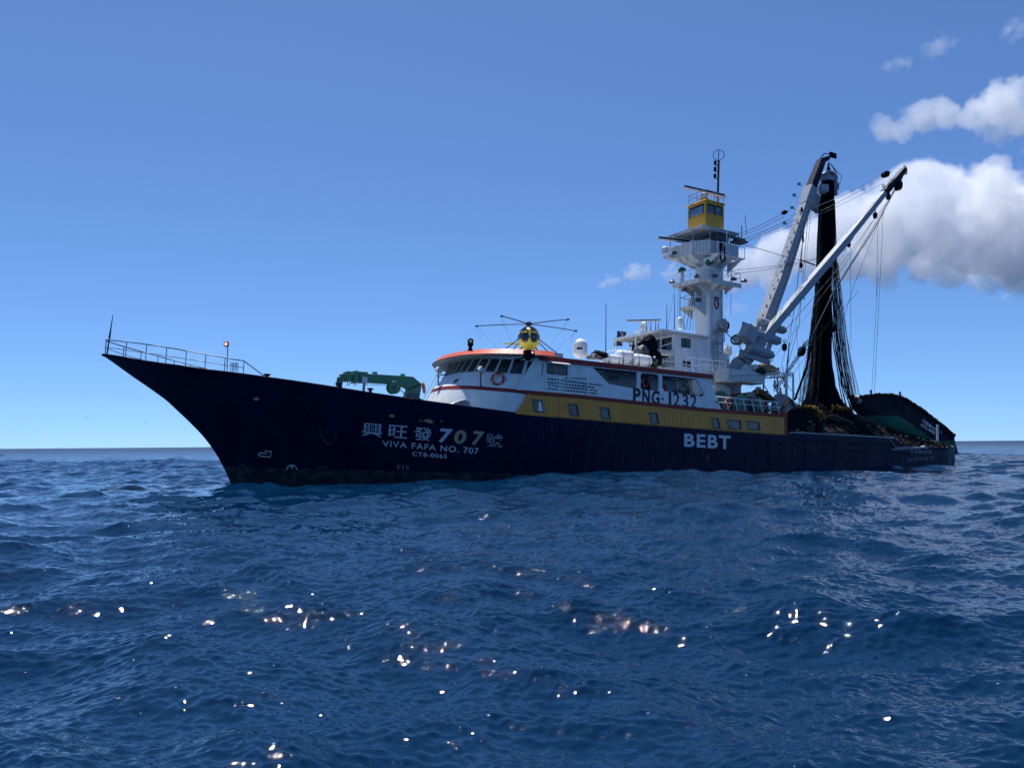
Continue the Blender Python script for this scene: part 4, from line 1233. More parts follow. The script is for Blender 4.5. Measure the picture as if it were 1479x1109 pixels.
# emblem: red shield with a letter and a dark crown
ex, ez, ey = 40.35, 16.7, -.99
mb = MB().mat('letter_red').sheet([(ex - .27, ez + .35), (ex + .27, ez + .35), (ex + .30, ez - .1), (ex + .18, ez - .42), (ex, ez - .52), (ex - .18, ez - .42), (ex - .30, ez - .1)], [], lambda u, v, d: (u, ey + .03 - d, v), .06)
vs, fs = text_mesh('K', lambda u, v: (ex - .16 + .32 * u, ey - .04, ez - .28 + .5 * v), offset=.03); mb.mat('white').add(vs, fs)
mb.mat('letter_navy').sheet([(ex - .3, ez + .42), (ex + .3, ez + .42), (ex + .38, ez + .62), (ex + .2, ez + .52), (ex + .1, ez + .68), (ex, ez + .54), (ex - .1, ez + .68), (ex - .2, ez + .52), (ex - .38, ez + .62)], [], lambda u, v, d: (u, ey + .03 - d, v), .05)
for a_ in (-.42, -.2, 0, .2, .42): mb.ball((ex + a_, ey, ez + .78 - abs(a_) * .25), .035, 4)
mb.build('emblem', tower)
# low bracket platform
mb = MB().mat('white2').box((37.9, -.6, 16.3), (39.6, 1.2, 16.4)); mb.sheet([(37.9, 16.3), (39.5, 15.5), (39.5, 16.3)], [], lambda u, v, d: (u, -.6 + d, v), .06); mb.sheet([(37.9, 16.3), (39.5, 15.5), (39.5, 16.3)], [], lambda u, v, d: (u, 1.14 + d, v), .06)
mb.mat('grey')
for x, y in ((37.95, -.55), (37.95, 1.15), (38.9, -.55)): mb.tube([(x, y, 16.4), (x, y, 17.3)], .03, 5)
mb.tube([(39.4, -.55, 17.3), (37.95, -.55, 17.3), (37.95, 1.15, 17.3), (39.4, 1.15, 17.3)], .03, 5)
mb.mat('white2').box((38.0, -.3, 16.4), (38.5, .2, 17.1)); mb.mat('dgrey').box((38.6, -.5, 16.8), (39.0, -.2, 17.15))
mb.build('lower_platform', tower)
def poly_deck(mb, pts, z0, z1):
    return mb.rings([[(x, y, z0) for x, y in pts], [(x, y, z1) for x, y in pts]])
# middle platform with brackets, rail and lamps
mb = MB().mat('white2')
poly_deck(mb, [(37.7, -1.6), (38.6, -2.1), (42.3, -2.1), (42.3, 2.1), (38.0, 2.3), (37.5, 1.6)], 18.45, 18.6)
for yy in (-.95, 0, .9): mb.sheet([(37.7, 18.44), (37.7, 18.2), (39.5, 17.4), (39.5, 18.44)], [], lambda u, v, d: (u, yy + d, v), .06)
for xx in (39.6, 40.5, 41.4): mb.sheet([(-2.1, 18.44), (-2.1, 18.25), (-.9, 17.7), (-.9, 18.44)], [], lambda u, v, d: (xx + d, u, v), .06)
mb.box((37.7, -1.55, 18.2), (37.76, 1.6, 18.46)).box((38.6, -2.08, 18.2), (42.3, -2.02, 18.46))
md = mb.build('middle_platform', tower)
mb = MB().mat('white')
loop = [(37.75, 2.0), (37.75, -1.5), (38.6, -2.05), (42.2, -2.05), (42.2, 2.0)]
for dz, r_ in ((.95, .04), (.5, .025)): mb.tube([(x, y, 18.6 + dz) for x, y in loop] + [(37.75, 2.0, 18.6 + dz)], r_, 6)
for i in range(5):
    a = Vector((*loop[i], 18.6)); b = Vector((*loop[(i + 1) % 5], 18.6)); n_ = max(1, int((b - a).length / 1.0))
    for k in range(n_): c = a.lerp(b, k / n_); mb.tube([c, c + Vector((0, 0, .95))], .028, 5)
mb.build('platform_railing', md, smooth=60)
for x, y, z in ((37.6, 1.8, 18.75), (37.8, -1.2, 18.7), (39.0, -2.15, 18.75), (41.2, -2.2, 18.75), (42.5, -2.2, 18.8), (38.3, 1.0, 17.95)):
    MB().mat('dgrey').lathe((x, y, z), [(.28, 0), (.3, .08), (.14, .26), (.05, .3)], 12).build('deck_floodlight', md, smooth=50)
for x, y, z in ((38.1, 1.0, 19.6), (39.0, -1.5, 19.95)):
    MB().mat('white2').tube([(x, y, 18.6), (x, y, z)], .12, 8).mat('green').lathe((x, y, z), [(.1, 0), (.34, .1), (.36, .35), (.1, .55)], 12, (-.6, -.3, 1)).build('signal_lamp', md, smooth=50)
# bulwarked look-out platform with the radar bracket
mb = MB().mat('white2')
ring = [(37.3, 1.9), (37.5, -.9), (38.5, -2.0), (41.9, -2.0), (42.0, 2.0)]
for k in range(len(ring)):
    a, b = ring[k], ring[(k + 1) % 5]
    d = (Vector(b) - Vector(a)).normalized(); nn = Vector((-d.y, d.x)) * .06
    mb.rings([[(a[0], a[1], 20.9), (b[0], b[1], 20.9), (b[0] + nn.x, b[1] + nn.y, 20.9), (a[0] + nn.x, a[1] + nn.y, 20.9)], [(a[0], a[1], 21.95), (b[0], b[1], 21.95), (b[0] + nn.x, b[1] + nn.y, 21.95), (a[0] + nn.x, a[1] + nn.y, 21.95)]])
poly_deck(mb, ring, 20.85, 20.93)
for yy in (-.9, 0, .85): mb.sheet([(37.4, 20.86), (37.6, 20.6), (39.5, 20.0), (39.5, 20.86)], [], lambda u, v, d: (u, yy + d, v), .06)
mb.rings([[(38.3, -.9, 20.3), (41.3, -.9, 20.3), (41.3, .9, 20.3), (38.3, .9, 20.3)], [(37.6, -.9, 20.84), (41.8, -1.7, 20.84), (41.8, 1.7, 20.84), (37.6, 1.7, 20.84)]])
up_ = mb.build('upper_platform', tower)
mb = MB().mat('white2')
for k in range(9):
    t_ = k / 8; x = 38.5 + 3.4 * t_; mb.box((x, -2.06, 20.9), (x + .05, -2.0, 21.95))
for a_, b_ in (((37.3, 1.9), (37.5, -.9)), ((37.5, -.9), (38.5, -2.0))):
    for k in range(5): c = Vector((*a_, 0)).lerp(Vector((*b_, 0)), k / 5); mb.box((c.x - .04, c.y - .04, 20.9), (c.x + .02, c.y + .02, 21.98))
mb.tube([(37.3, 1.9, 22.0), (37.5, -.9, 22.0), (38.5, -2.0, 22.0), (41.9, -2.0, 22.0)], .04, 6)
mb.build('platform_frames', up_)
mb = MB().mat('white'); poly_deck(mb, [(38.3, -2.1), (38.6, -2.9), (41.9, -2.9), (41.9, -2.05)], 20.6, 20.68)
for x in (38.7, 39.6, 40.6, 41.6): mb.sheet([(-2.85, 20.6), (-1.0, 20.6), (-1.0, 19.6)], [], lambda u, v, d: (x + d, u, v), .06)
mb.tube([(38.6, -2.85, 20.7), (38.6, -2.85, 21.7), (41.9, -2.85, 21.7), (41.9, -2.85, 20.7)], .035, 6); mb.tube([(39.7, -2.85, 20.7), (39.7, -2.85, 22.9)], .035, 6)
mb.build('side_balcony', up_)
mb = MB().mat('white2').box((36.7, 1.2, 20.9), (37.4, 2.0, 21.2)).lathe((36.6, 1.7, 21.3), [(.3, 0), (.34, .5), (.2, .62)], 12); mb.mat('dgrey').box((36.9, .8, 21.15), (37.2, 1.1, 21.4))
rb = mb.build('radar_bracket', up_, smooth=40)
def scanner(c, d, half, parent, name='radar_scanner'):
    d = Vector(d).normalized()
    mb = MB().mat('navy').beam(c - d * half + Vector((0, 0, .12)), c + d * half + Vector((0, 0, .12)), .22, .18)
    mb.mat('white').beam(c - d * (half + .12), c + d * (half + .12), .26, .10)
    return mb.build(name, parent)
a = P(950, 345, 1.7); b = P(997, 351.5, 1.0)
scanner((a + b) / 2, b - a, (b - a).length / 2 * .93, rb)
# square slatted awning under the crow's nest
mb = MB().mat('white2')
cs = [P(965, 341.5, 2.6), P(1016, 326.5, -2.1), P(1051, 337, -2.1), P(1000, 352, 2.6)]
zc = 23.15
cs = [(37.4, 2.6), (37.5, -2.1), (42.0, -2.1), (42.0, 2.6)]
mb.rings([[(x, y, zc) for x, y in cs], [(x, y, zc + .08) for x, y in cs]])
for k in range(8):
    x = 37.6 + k * .6; mb.box((x, -2.05, zc - .14), (x + .06, 2.55, zc))
for y in (-2.08, -.9, .4, 1.6, 2.52): mb.box((37.45, y, zc - .2), (42, y + .05, zc - .14))
mb.build('awning_deck', tower)
mb = MB().mat('grey')
for x in (41.0, 41.6, 42.0): mb.tube([(x, -2.0, 21.9), (x, -2.0, zc)], .05, 6)
for x, y in ((37.6, -.9), (38.6, -1.9), (37.5, 2)): mb.tube([(x, y, 21.9), (x, y, zc)], .04, 6)
mb.mat('dgrey').box((41.3, -2.6, 22.3), (42.6, -1.6, 22.45)).box((41.0, -2.3, 22.6), (42.6, -2.0, 22.75)); mb.tube([(42.2, -2.2, 22.2), (42.2, -2.2, 23.9)], .04, 6); mb.tube([(42.6, -2.4, 23.2), (42.4, -2.4, 24.9)], .025, 5)
mb.box((39.6, -1.6, 22.2), (41.2, -1.0, 22.9))
mb.build('awning_posts', tower)
# crow's nest
NX, NY, h_ = 39.95, 0.0, 1.13
mb = MB().mat('nest_yellow')
z0, z1 = 23.25, 25.95
win_p = [[(NX - .82, 24.85), (NX - .12, 24.85), (NX - .12, 25.6), (NX - .82, 25.6)], [(NX + .12, 24.85), (NX + .82, 24.85), (NX + .82, 25.6), (NX + .12, 25.6)]]
win_f = [[(NY - .85, 24.85), (NY + .85, 24.85), (NY + .85, 25.6), (NY - .85, 25.6)]]
out = lambda c: [(c - h_, z0), (c + h_, z0), (c + h_, z1), (c - h_, z1)]
out2 = lambda c: [(c - h_ + .06, z0), (c + h_ - .06, z0), (c + h_ - .06, z1), (c - h_ + .06, z1)]
mb.sheet(out(NX), win_p, lambda u, v, d: (u, NY - h_ + d, v), .06)
mb.sheet(out(NX), win_p, lambda u, v, d: (u, NY + h_ - d, v), .06)
mb.sheet(out2(NY), win_f, lambda u, v, d: (NX - h_ + d, u, v), .06)
mb.sheet(out2(NY), win_f, lambda u, v, d: (NX + h_ - d, u, v), .06)
mb.rings([[(NX - h_ - .1, NY - h_ - .1, z1), (NX + h_ + .1, NY - h_ - .1, z1), (NX + h_ + .1, NY + h_ + .1, z1), (NX - h_ - .1, NY + h_ + .1, z1)], [(NX - h_ - .06, NY - h_ - .06, z1 + .1), (NX + h_ + .06, NY - h_ - .06, z1 + .1), (NX + h_ + .06, NY + h_ + .06, z1 + .1), (NX - h_ - .06, NY + h_ + .06, z1 + .1)]])
for c0, c1 in (((NX - h_ - .03, NY - h_ - .03), (NX + h_, NY - h_)), ((NX - h_ - .03, NY - h_), (NX - h_, NY + h_))): mb.box((*c0, 24.55), (*c1, 24.68))
mb.box((NX - .9, NY - .9, z0), (NX + .9, NY + .9, z0 + .05))
nest = mb.build('crows_nest', tower)
mb = MB().mat('navy')
for w in win_p:
    (xa, za), (xb, zb) = w[0], w[2]
    mb.box((xa - .06, NY - h_ - .035, zb - .02), (xb + .06, NY - h_ - .002, zb + .07)).box((xa - .06, NY - h_ - .035, za - .06), (xa, NY - h_ - .002, zb - .02)).box((xb, NY - h_ - .035, za - .06), (xb + .06, NY - h_ - .002, zb - .02))
mb.box((NX - h_ - .035, -.91, 25.58), (NX - h_ - .002, .91, 25.68)).box((NX - h_ - .035, -.91, 24.8), (NX - h_ - .002, -.85, 25.58)).box((NX - h_ - .035, .85, 24.8), (NX - h_ - .002, .91, 25.58))
mb.build('window_frames', nest)
for w in win_p:
    MB().mat('glass_sky').box((w[0][0], NY - h_ + .02, w[0][1]), (w[2][0], NY - h_ + .035, w[2][1])).build('nest_window', nest)
MB().mat('glass_sky').box((NX - h_ + .02, -.85, 24.85), (NX - h_ + .035, .85, 25.6)).build('nest_window', nest)
mb = MB().mat('dgrey').box((NX - .2, -.2, 23.3), (NX + .2, .4, 24.9)).box((NX + .3, -.7, 23.3), (NX + .7, -.2, 25.1)); mb.mat('white').ball((NX - .4, -.6, 24.95), .16, 6)
mb.build('nest_equipment', nest)
mb = MB().mat('nest_yellow').lathe((NX - .1, .1, 26.0), [(.45, 0), (.42, .55), (.3, .6)], 14); mb.mat('white2').lathe((NX - .1, .1, 26.6), [(.36, 0), (.36, .45), (.2, .55)], 14)
ped = mb.build('radar_pedestal', nest, smooth=40)
a = P(996, 268, 1.0); b = P(1037, 277.5, -.9)
scanner(Vector((NX - .1, .1, 27.25)), b - a, 1.9, ped)
mb = MB().mat('grey')
zt = 26.05
loop = [(NX - 1.1, -1.1), (NX + 1.1, -1.1), (NX + 1.1, 1.1), (NX - 1.1, 1.1)]
for dz, r_ in ((.9, .03), (.5, .02)): mb.tube([(x, y, zt + dz) for x, y in loop + loop[:1]], r_, 5)
for x, y in loop + [(NX, -1.1), (NX - 1.1, 0), (NX, 1.1), (NX + 1.1, 0)]: mb.tube([(x, y, zt), (x, y, zt + .9)], .025, 5)
mb.build('nest_railing', nest, smooth=60)
# top pole with lamps and the direction finder loop
a = P(1036.5, 294, -.3); b = P(1038, 232.5, -.3)
mb = MB().mat('rust').tube([a, b], .10, 8); mb.mat('grey').tube([a, a.lerp(b, .25)], .13, 8)
for f_, w in ((.62, .25), (.78, .22), (.93, .3)):
    c = a.lerp(b, f_); mb.mat('grey').box(c + Vector((-.5, -.04, -.25)), c + Vector((0, .04, -.2))); mb.mat('black').lathe(c + Vector((-.42, 0, -.2)), [(.1, 0), (.14, .05), (.12, .3), (.16, .34), (.05, .42)], 10)
pl = mb.build('signal_pole', nest, smooth=50)
mb = MB().mat('navy').torus(b + Vector((0, 0, .55)), .5, .03, (.72, -.69, 0), 28, 6).torus(b + Vector((0, 0, .55)), .5, .03, (.69, .72, 0), 28, 6)
mb.build('direction_loop', pl, smooth=80)

# ================================================================ BOOMS
def pp(*pts): return [P(*p) for p in pts]
# main boom with the power block
mb = MB().mat('boom')
A = pp((1070, 545, -.2), (1098, 481, 0), (1129, 400, 0), (1163, 297, 0))
mb.beam(P(1091, 497, 0), A[1], 1.1, 1.1, 1.2, 1.2, (0, 1, 0)); mb.beam(A[1], A[2], 1.2, 1.2, 1.05, 1.05, (0, 1, 0)); mb.beam(A[2], A[3], 1.05, 1.05, .9, .9, (0, 1, 0))
mb.mat('boom').beam(A[3], P(1171, 272, 0), .95, 1.0, 1.05, 1.1, (0, 1, 0))
boomA = mb.build('main_boom', ship, bevel=.05)
mb = MB().mat('blue').beam(P(1170, 276, 0), P(1186, 233, 0), .85, .8, .7, .6, (0, 1, 0)); mb.beam(P(1186, 233, 0), P(1197, 228, 0), .6, .4, .35, .3, (0, 1, 0))
mb.mat('navy').tube(pp((1178, 262, -.5), (1183, 245, -.5), (1190, 230, -.5)), .03, 5).tube(pp((1170, 272, .5), (1178, 238, .5), (1188, 224, .5)), .04, 5)
mb.mat('navy').tube(pp((1188, 226, 0), (1190, 222, 0), (1201, 223, 0), (1205, 226, 0)), .05, 5).box(P(1200, 226, -.1), P(1206, 223, .1))
mb.build('boom_tip', boomA)
mb = MB().mat('boom').lathe(P(1183, 274, -.3), [(.4, 0), (.55, .1), (.55, .8), (.3, .9)], 18, (.75, -.5, 0)); mb.box(P(1168, 297, -.3), P(1182, 284, .3), (0, .4, 0))
mb.build('boom_winch', boomA, smooth=45)
mb = MB().mat('grey')
for k in range(13):
    c = A[1].lerp(A[3], .05 + k / 13.5); mb.box(c + Vector((-.64, -.2, 0)), c + Vector((-.54, -.05, .16)), (0, .4, 0))
for (px, py) in ((1154, 266), (1147, 282), (1133, 322), (1144, 300)):
    c = P(px, py, -.2); mb.tube([c, c + Vector((.5, 0, -.15))], .035, 5); mb.box(c - Vector((.12, .12, .12)), c + Vector((.12, .12, .12)))
mb.tube([A[1] + Vector((.35, -.62, 0)), A[2] + Vector((.3, -.58, 0)), A[3] + Vector((.2, -.5, 0))], .04, 5)
mb.build('boom_fittings', boomA)
# auxiliary boom raking out over the port quarter
mb = MB().mat('boom')
Bp = pp((1047, 552, -1.2), (1072, 522, -2.0), (1100, 491, -2.8), (1160, 420, -3.4), (1227, 341, -4.3), (1277, 279, -5.0), (1306, 245, -5.5))
mb.beam(P(1050, 555, -1), Bp[1], 1.0, 1.0, 1.1, 1.2, (0, 1, 0)); mb.beam(Bp[1], Bp[2], 1.1, 1.2, .9, .9, (0, 1, 0)); mb.beam(Bp[2], Bp[3], .66, .66, .70, .70, (0, 1, 0)); mb.beam(Bp[3], Bp[4], .70, .70, .64, .66, (0, 1, 0)); mb.beam(Bp[4], Bp[5], .54, .56, .52, .52, (0, 1, 0))
boomB = mb.build('side_boom', ship, bevel=.04)
mb = MB().mat('blue').beam(Bp[5], Bp[6], .58, .58, .52, .5, (0, 1, 0)); mb.mat('black')
for dx, dz in ((.1, .25), (.3, .1), (.25, -.3)): mb.torus(Bp[6] + Vector((dx, 0, dz)), .16, .045, (0, 1, 0), 12, 5)
mb.build('boom_tip', boomB)
mb = MB().mat('white2')
for k in range(6):
    c = Bp[2].lerp(Bp[4], .12 + k * .16); mb.torus(c + Vector((.28, 0, -.5)), .13, .035, (0, 1, 0), 12, 5)
mb.mat('black').torus(P(1276, 269, -5), .16, .04, (0, 1, 0), 12, 5)
mb.build('boom_eyes', boomB)
# heel casting and hydraulic winch housings
mb = MB().mat('boom').tube(pp((1056, 600, .3), (1060, 565, .2), (1068, 545, 0)), [.6, .5, .45], 14).box((42.1, -1.0, 8.6), (43.4, 1.0, 9.9)); mb.mat('rust').lathe(P(1058, 529, -1.0), [(.3, 0), (.35, .6)], 10, (.6, 0, .8))
mb.build('boom_heel', ship, smooth=45)
def capsule(pa, pb, y, r, nm='winch_housing'):
    a, b = P(*pa, y), P(*pb, y); L = (b - a).length
    mb = MB().mat('boom').lathe(a, [(r * .6, 0), (r, .06), (r, L * .62)], 20, b - a); mb.mat('grey').lathe(a + (b - a) * .62, [(r * .98, 0), (r * .98, L * .14), (r * .9, L * .3), (r * .55, L * .38), (.05, L * .4)], 20, b - a)
    return mb.build(nm, boomB, smooth=45)
capsule((1096, 464), (1134, 478), -2.2, .42); capsule((1090, 481), (1126, 494), -2.7, .43); capsule((1081, 501), (1116, 514), -3.2, .44)
mb = MB().mat('boom')
c = P(1081, 483, -3.3); mb.box(c - Vector((.65, .5, .65)), c + Vector((.65, .5, .65)), (0, .55, 0))
mb.mat('grey').beam(P(1072, 468, -2.8), P(1128, 492, -3.0), .5, .12, up=(0, 1, 0)); mb.beam(P(1068, 508, -3.0), P(1112, 524, -3.2), .5, .1, up=(0, 1, 0)); mb.beam(P(1096, 466, -2.5), P(1082, 512, -3.1), .5, .12, up=(0, 1, 0)); mb.beam(P(1118, 478, -2.5), P(1104, 522, -3.1), .5, .12, up=(0, 1, 0))
mb.tube(pp((1094, 520, -3.3), (1108, 526, -3.3), (1116, 520, -3.3)), .05, 6)
mb.build('winch_frame', boomB, bevel=.03)
mb = MB().mat('white2').lathe(P(1067, 491, -1.5), [(.3, 0), (.55, .05), (.55, .35), (.3, .4), (.3, .7)], 20, (-.7, -.7, .2)); mb.mat('black').torus(P(1063, 491, -1.9), .42, .07, (-.7, -.7, .2), 20, 6)
mb.build('topping_winch', boomB, smooth=45)
# small dome-like fittings low on the tower's after side
lump('covered_bundle', P(1051, 508, .8), (.3, .4, .6), 'white2', 21); lump('covered_bundle', P(1059, 551, .3), (.4, .4, .35), 'cream', 22)
# gantry running aft from the tower, with the lamp frame on its end
mb = MB().mat('white2')
ga, gb = P(1042, 547, -2.2), P(1134, 541.5, -2.2)
for dy in (-.9, .9):
    mb.beam(ga + Vector((0, dy, .3)), gb + Vector((0, dy, .1)), .12, .12); mb.beam(ga + Vector((0, dy, -.3)), gb + Vector((0, dy, -.1)), .12, .12)
    for k in range(9): c = ga.lerp(gb, k / 8); d_ = ga.lerp(gb, min(1, (k + 1) / 8)); mb.tube([c + Vector((0, dy, -.28 + .02 * k)), d_ + Vector((0, dy, .28 - .02 * k))], .04, 5)
mb.box(ga + Vector((0, -.85, -.2)), ga.lerp(gb, .55) + Vector((0, .85, .3)))
mb.tube([gb + Vector((0, -.9, 0)), (gb.x, gb.y - .9, 6.7)], .09, 8).tube([gb + Vector((-.9, -.9, 0)), (gb.x - .9, gb.y - .9, 6.7)], .12, 8).tube([gb + Vector((0, .9, 0)), (gb.x, gb.y + .9, 6.7)], .09, 8)
for px, py in ((1113, 548), (1131, 548), (1119, 561)): c = P(px, py, -1.5); mb.tube([c, c + Vector((0, 0, 1.2))], .04, 5)
mb.tube(pp((1108, 546, -1.5), (1140, 545, -1.5)), .05, 5)
gan = mb.build('gantry', ship)
mb = MB()
for px, py in ((1119, 556), (1134, 555), (1127, 566), (1124, 537), (1112, 538)):
    c = P(px, py, -1.6); mb.mat('canvas').lathe(c, [(.05, -.3), (.16, -.2), (.17, 0), (.08, .2)], 10); mb.mat('dgrey').lathe(c + Vector((0, 0, .2)), [(.1, 0), (.1, .2)], 8)
mb.build('work_lamps', gan, smooth=50)
# dark bulwark arch abaft the house
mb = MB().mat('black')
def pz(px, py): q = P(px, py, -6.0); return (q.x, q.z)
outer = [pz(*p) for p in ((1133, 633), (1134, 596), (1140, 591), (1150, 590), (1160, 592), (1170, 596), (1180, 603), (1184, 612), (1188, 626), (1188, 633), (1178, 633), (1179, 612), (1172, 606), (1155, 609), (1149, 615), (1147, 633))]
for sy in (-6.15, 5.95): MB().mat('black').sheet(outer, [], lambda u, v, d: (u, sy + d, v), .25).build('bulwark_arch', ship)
mb = MB().mat('rust').box((42.6, -4.0, 6.9), (43.5, -3.0, 8.9)).tube([(43, -5.6, 6.8), (44.4, -5.6, 8.2), (45.5, -5.6, 6.9)], .12, 6)
mb.mat('grey').box((43.6, -5.4, 6.6), (45.3, -4.2, 8.3), (0, .5, 0)); mb.mat('navy').box((42.9, -2, 7), (44.5, 1.5, 8.8))
mb.build('net_winch', ship)
# stern post and pale stern rail
MB().mat('white').tube(pp((1354, 637, -5.3), (1354, 613, -5.3)), .11, 8).build('stern_post', ship, smooth=60)
mb = MB().mat('grey').tube([P(1284, 633, -6.2), P(1293, 646.5, -6.25), P(1326, 646, -6.25)], .07, 6).tube([P(1288, 649.5, -6.28), P(1327, 648, -6.28)], .07, 6)
mb.mat('canvas').tube([P(1326, 646.3, -6.2), P(1334, 645.5, -6.15), P(1340, 646.8, -6.1)], [.1, .16, .1], 6).tube([P(1367, 645, -5.4), P(1374, 645, -5.0)], [.14, .12], 6)
mb.build('stern_rail', ship, smooth=60)

# ================================================================ RIGGING
def line(pts, r=.02, name='rigging_line', mk='steel', sag=0.0):
    q = pp(*pts)
    if len(q) == 2:
        a, b = q; q = [a.lerp(b, k / 10) + Vector((0, 0, -sag * 4 * (k / 10) * (1 - k / 10))) for k in range(11)]
    return MB().mat(mk).tube(q, r, 5).build(name, ship, smooth=80)
for d_ in ((1062, 340, -1, 1130, 309, -.5), (1062, 344, -1, 1132, 313, -.5), (1067, 347, -1, 1142, 316, -.5), (1068, 350, -1, 1148, 318, -.3)): line([d_[:3], d_[3:]], .025, sag=.12)
line([(1142, 312, -.3), (1277, 251, -5)], .022, sag=.3); line([(1150, 320, -.3), (1277, 254, -5)], .022, sag=.3); line([(1068, 352, -1), (1290, 257, -5)], .018, sag=.5)
line([(1062, 351, -1), (1095, 359, -.7), (1125, 368, -.4), (1160, 377, -.2)], .03); line([(1158, 376, -.2), (1177, 383, -.2)], .07, mk='black')
line([(1048, 391, -1.5), (1190, 370, 0)], .022, sag=.25); line([(1048, 397, -1.5), (1190, 372, 0)], .022, sag=.2)
for pts, r_ in (([(1303, 255, -5.4), (1262, 332, -4.9), (1205, 420, -4.2), (1172, 487, -3.5)], .055), ([(1300, 258, -5.4), (1258, 334, -4.9), (1198, 430, -4.2)], .03), ([(1284, 288, -5), (1205, 395, -4), (1130, 482, -3.2)], .022), ([(1268, 309, -5), (1205, 405, -4)], .02),
                ([(1284, 290, -5), (1266, 330, -5), (1234, 410, -4.8), (1212, 480, -4.5)], .018), ([(1276, 305, -5), (1263, 565, -3)], .018), ([(1268, 322, -5), (1266, 430, -4.5)], .018), ([(1228, 352, -4.3), (1229, 505, -3.5)], .016),
                ([(1140, 430, 0), (1085, 560, -2)], .016), ([(1168, 300, 0), (1154, 470, -1), (1130, 555, -1.5)], .025), ([(1166, 300, 0), (1146, 455, -.8), (1125, 545, -1.4)], .02), ([(1160, 340, 0), (1157, 380, 0)], .03), ([(1163, 318, 0), (1140, 500, -1), (1132, 550, -1)], .018),
                ([(1172, 300, 0), (1160, 420, -.5), (1142, 500, -1)], .018), ([(1143, 352, 0), (1127, 420, 0), (1116, 470, -.5)], .018), ([(1208, 400, -4), (1115, 520, -3)], .016), ([(1240, 420, -4.6), (1130, 545, -2)], .018),
                ([(1215, 440, -4.4), (1132, 560, -2)], .016), ([(1046, 478, -1), (1068, 500, -1.5), (1112, 570, -3), (1140, 595, -4)], .045), ([(1058, 352, -1.5), (1055, 455, -1)], .018), ([(1056, 352, -1.5), (1049, 430, -1)], .016),
                ([(1006, 410, -1), (1000, 478, -2)], .016), ([(1003, 415, -.5), (996, 477, -1.5)], .028), ([(1000, 420, -.5), (991, 477, -1.5)], .028), ([(990, 415, .8), (988, 470, -1)], .014), ([(980, 412, 1.2), (978, 478, -1)], .014), ([(975, 410, 1.5), (965, 470, 0)], .014),
                ([(1173, 555, -2), (1145, 590, -4)], .016), ([(1160, 620, -5.5), (1150, 470, -3)], .016), ([(1130, 543, -1), (1140, 560, -2), (1168, 592, -4)], .03), ([(1259, 568, -2.5), (1268, 400, -4.7)], .014), ([(1196, 232, 0), (1207, 246, -.2), (1216, 255, -.4), (1212, 268, -.5)], .03)):
    line(pts, r_)
# chain with its thick links and the hanging strops
mb = MB().mat('steel'); a, b = P(1168, 492, -3.4), P(1118, 566, -2.2); n_ = 26
for k in range(n_): mb.torus(a.lerp(b, k / n_), .13, .045, (.7, .3, .6) if k % 2 else (.2, 1, .1), 10, 5)
mb.build('lifting_chain', ship, smooth=60)
line([(1171, 500, -3.4), (1165, 530, -3.6), (1156, 555, -4), (1148, 577, -4.4)], .11, 'net_strop', 'net')
line([(1140, 495, -1), (1136, 545, -1.2)], .06, 'net_strop', 'black'); line([(1158, 300, -.3), (1160, 350, -.3)], .11, 'net_strop', 'black'); line([(1104, 545, -2.5), (1099, 600, -3)], .07, 'net_strop', 'black')
# blocks and hooks: each hangs from the gear as a thing of its own
def block(px, py, y, sz, label, hook=False, tilt=0.0):
    c = P(px, py, y)
    t_ = thing('pulley_block', label, 'pulley block', c, 'pulley blocks hanging in the rigging', (0, tilt, 0))
    MB().mat('black').rings([[(x * sz, dy * sz, z * sz) for x, z in ((-.32, -.5), (0, -.75), (.32, -.5), (.42, 0), (.3, .45), (0, .6), (-.3, .45), (-.42, 0))] for dy in (-.25, -.2, .2, .25)]).build('cheek', t_, bevel=.02)
    MB().mat('steel').torus((0, 0, .78 * sz), .2 * sz, .05 * sz, (0, 1, 0), 14, 6).torus((0, 0, 1.1 * sz), .2 * sz, .05 * sz, (1, 0, 0), 14, 6).build('shackle', t_, smooth=60)
    if hook: MB().mat('steel').tube([(0, 0, -.7 * sz), (0, 0, -1.1 * sz), (.3 * sz, 0, -1.4 * sz), (.1 * sz, 0, -1.75 * sz), (-.3 * sz, 0, -1.5 * sz)], .07 * sz, 6).build('hook', t_, smooth=60)
block(1057.5, 339, -1, .6, 'upper of the two big dark pulley blocks beside the mast awning', tilt=1.2)
block(1064, 347.5, -1, .55, 'lower of the two big dark pulley blocks beside the mast awning', tilt=1.5)
block(1133, 307, -.4, .5, 'dark pulley block on the middle of the main boom, facing the mast', tilt=1.2)
block(1279, 252, -5, .75, 'big dark pulley block slung left of the side boom tip', tilt=1.1)
block(1298, 268, -5.5, .85, 'long dark pulley block hanging just under the side boom tip', tilt=.45)
block(1283, 284, -5.2, .5, 'slim dark block on the underside of the dark boom tip section', tilt=.3)
block(1264, 311, -5, .5, 'dark block hanging under the side boom just below the dark section')
block(1226, 353, -4.4, .42, 'small dark block hanging from the middle of the side boom')
block(1141, 368, -.2, .4, 'small dark block hanging behind the middle of the main boom')
block(1157, 383, -.2, .42, 'dark block with a steel hook hanging between the two booms', hook=True)
block(1155, 338, -.3, .7, 'dark tall block hung behind the main boom above the hook block')
block(1114, 486, -2.6, .01, '', False) if False else None
block(1113, 493, -.5, .01, '') if False else None
block(1113.5, 488, -3, .01, '') if False else None
block(1114, 485, -.5, .01, '') if False else None
block(1133, 485 + 16, -1, .55, 'dark swivel block with ring above the gantry lamps')
block(1158, 507, -3.4, .8, 'reddish dark block where the chain meets the net strop', tilt=.5)
block(1088, 550, -2.5, .38, 'small black ball-shaped block hanging under the gantry')
block(1204, 475, -.5, .5, 'dark block tied at the right side of the hanging net', tilt=.2)
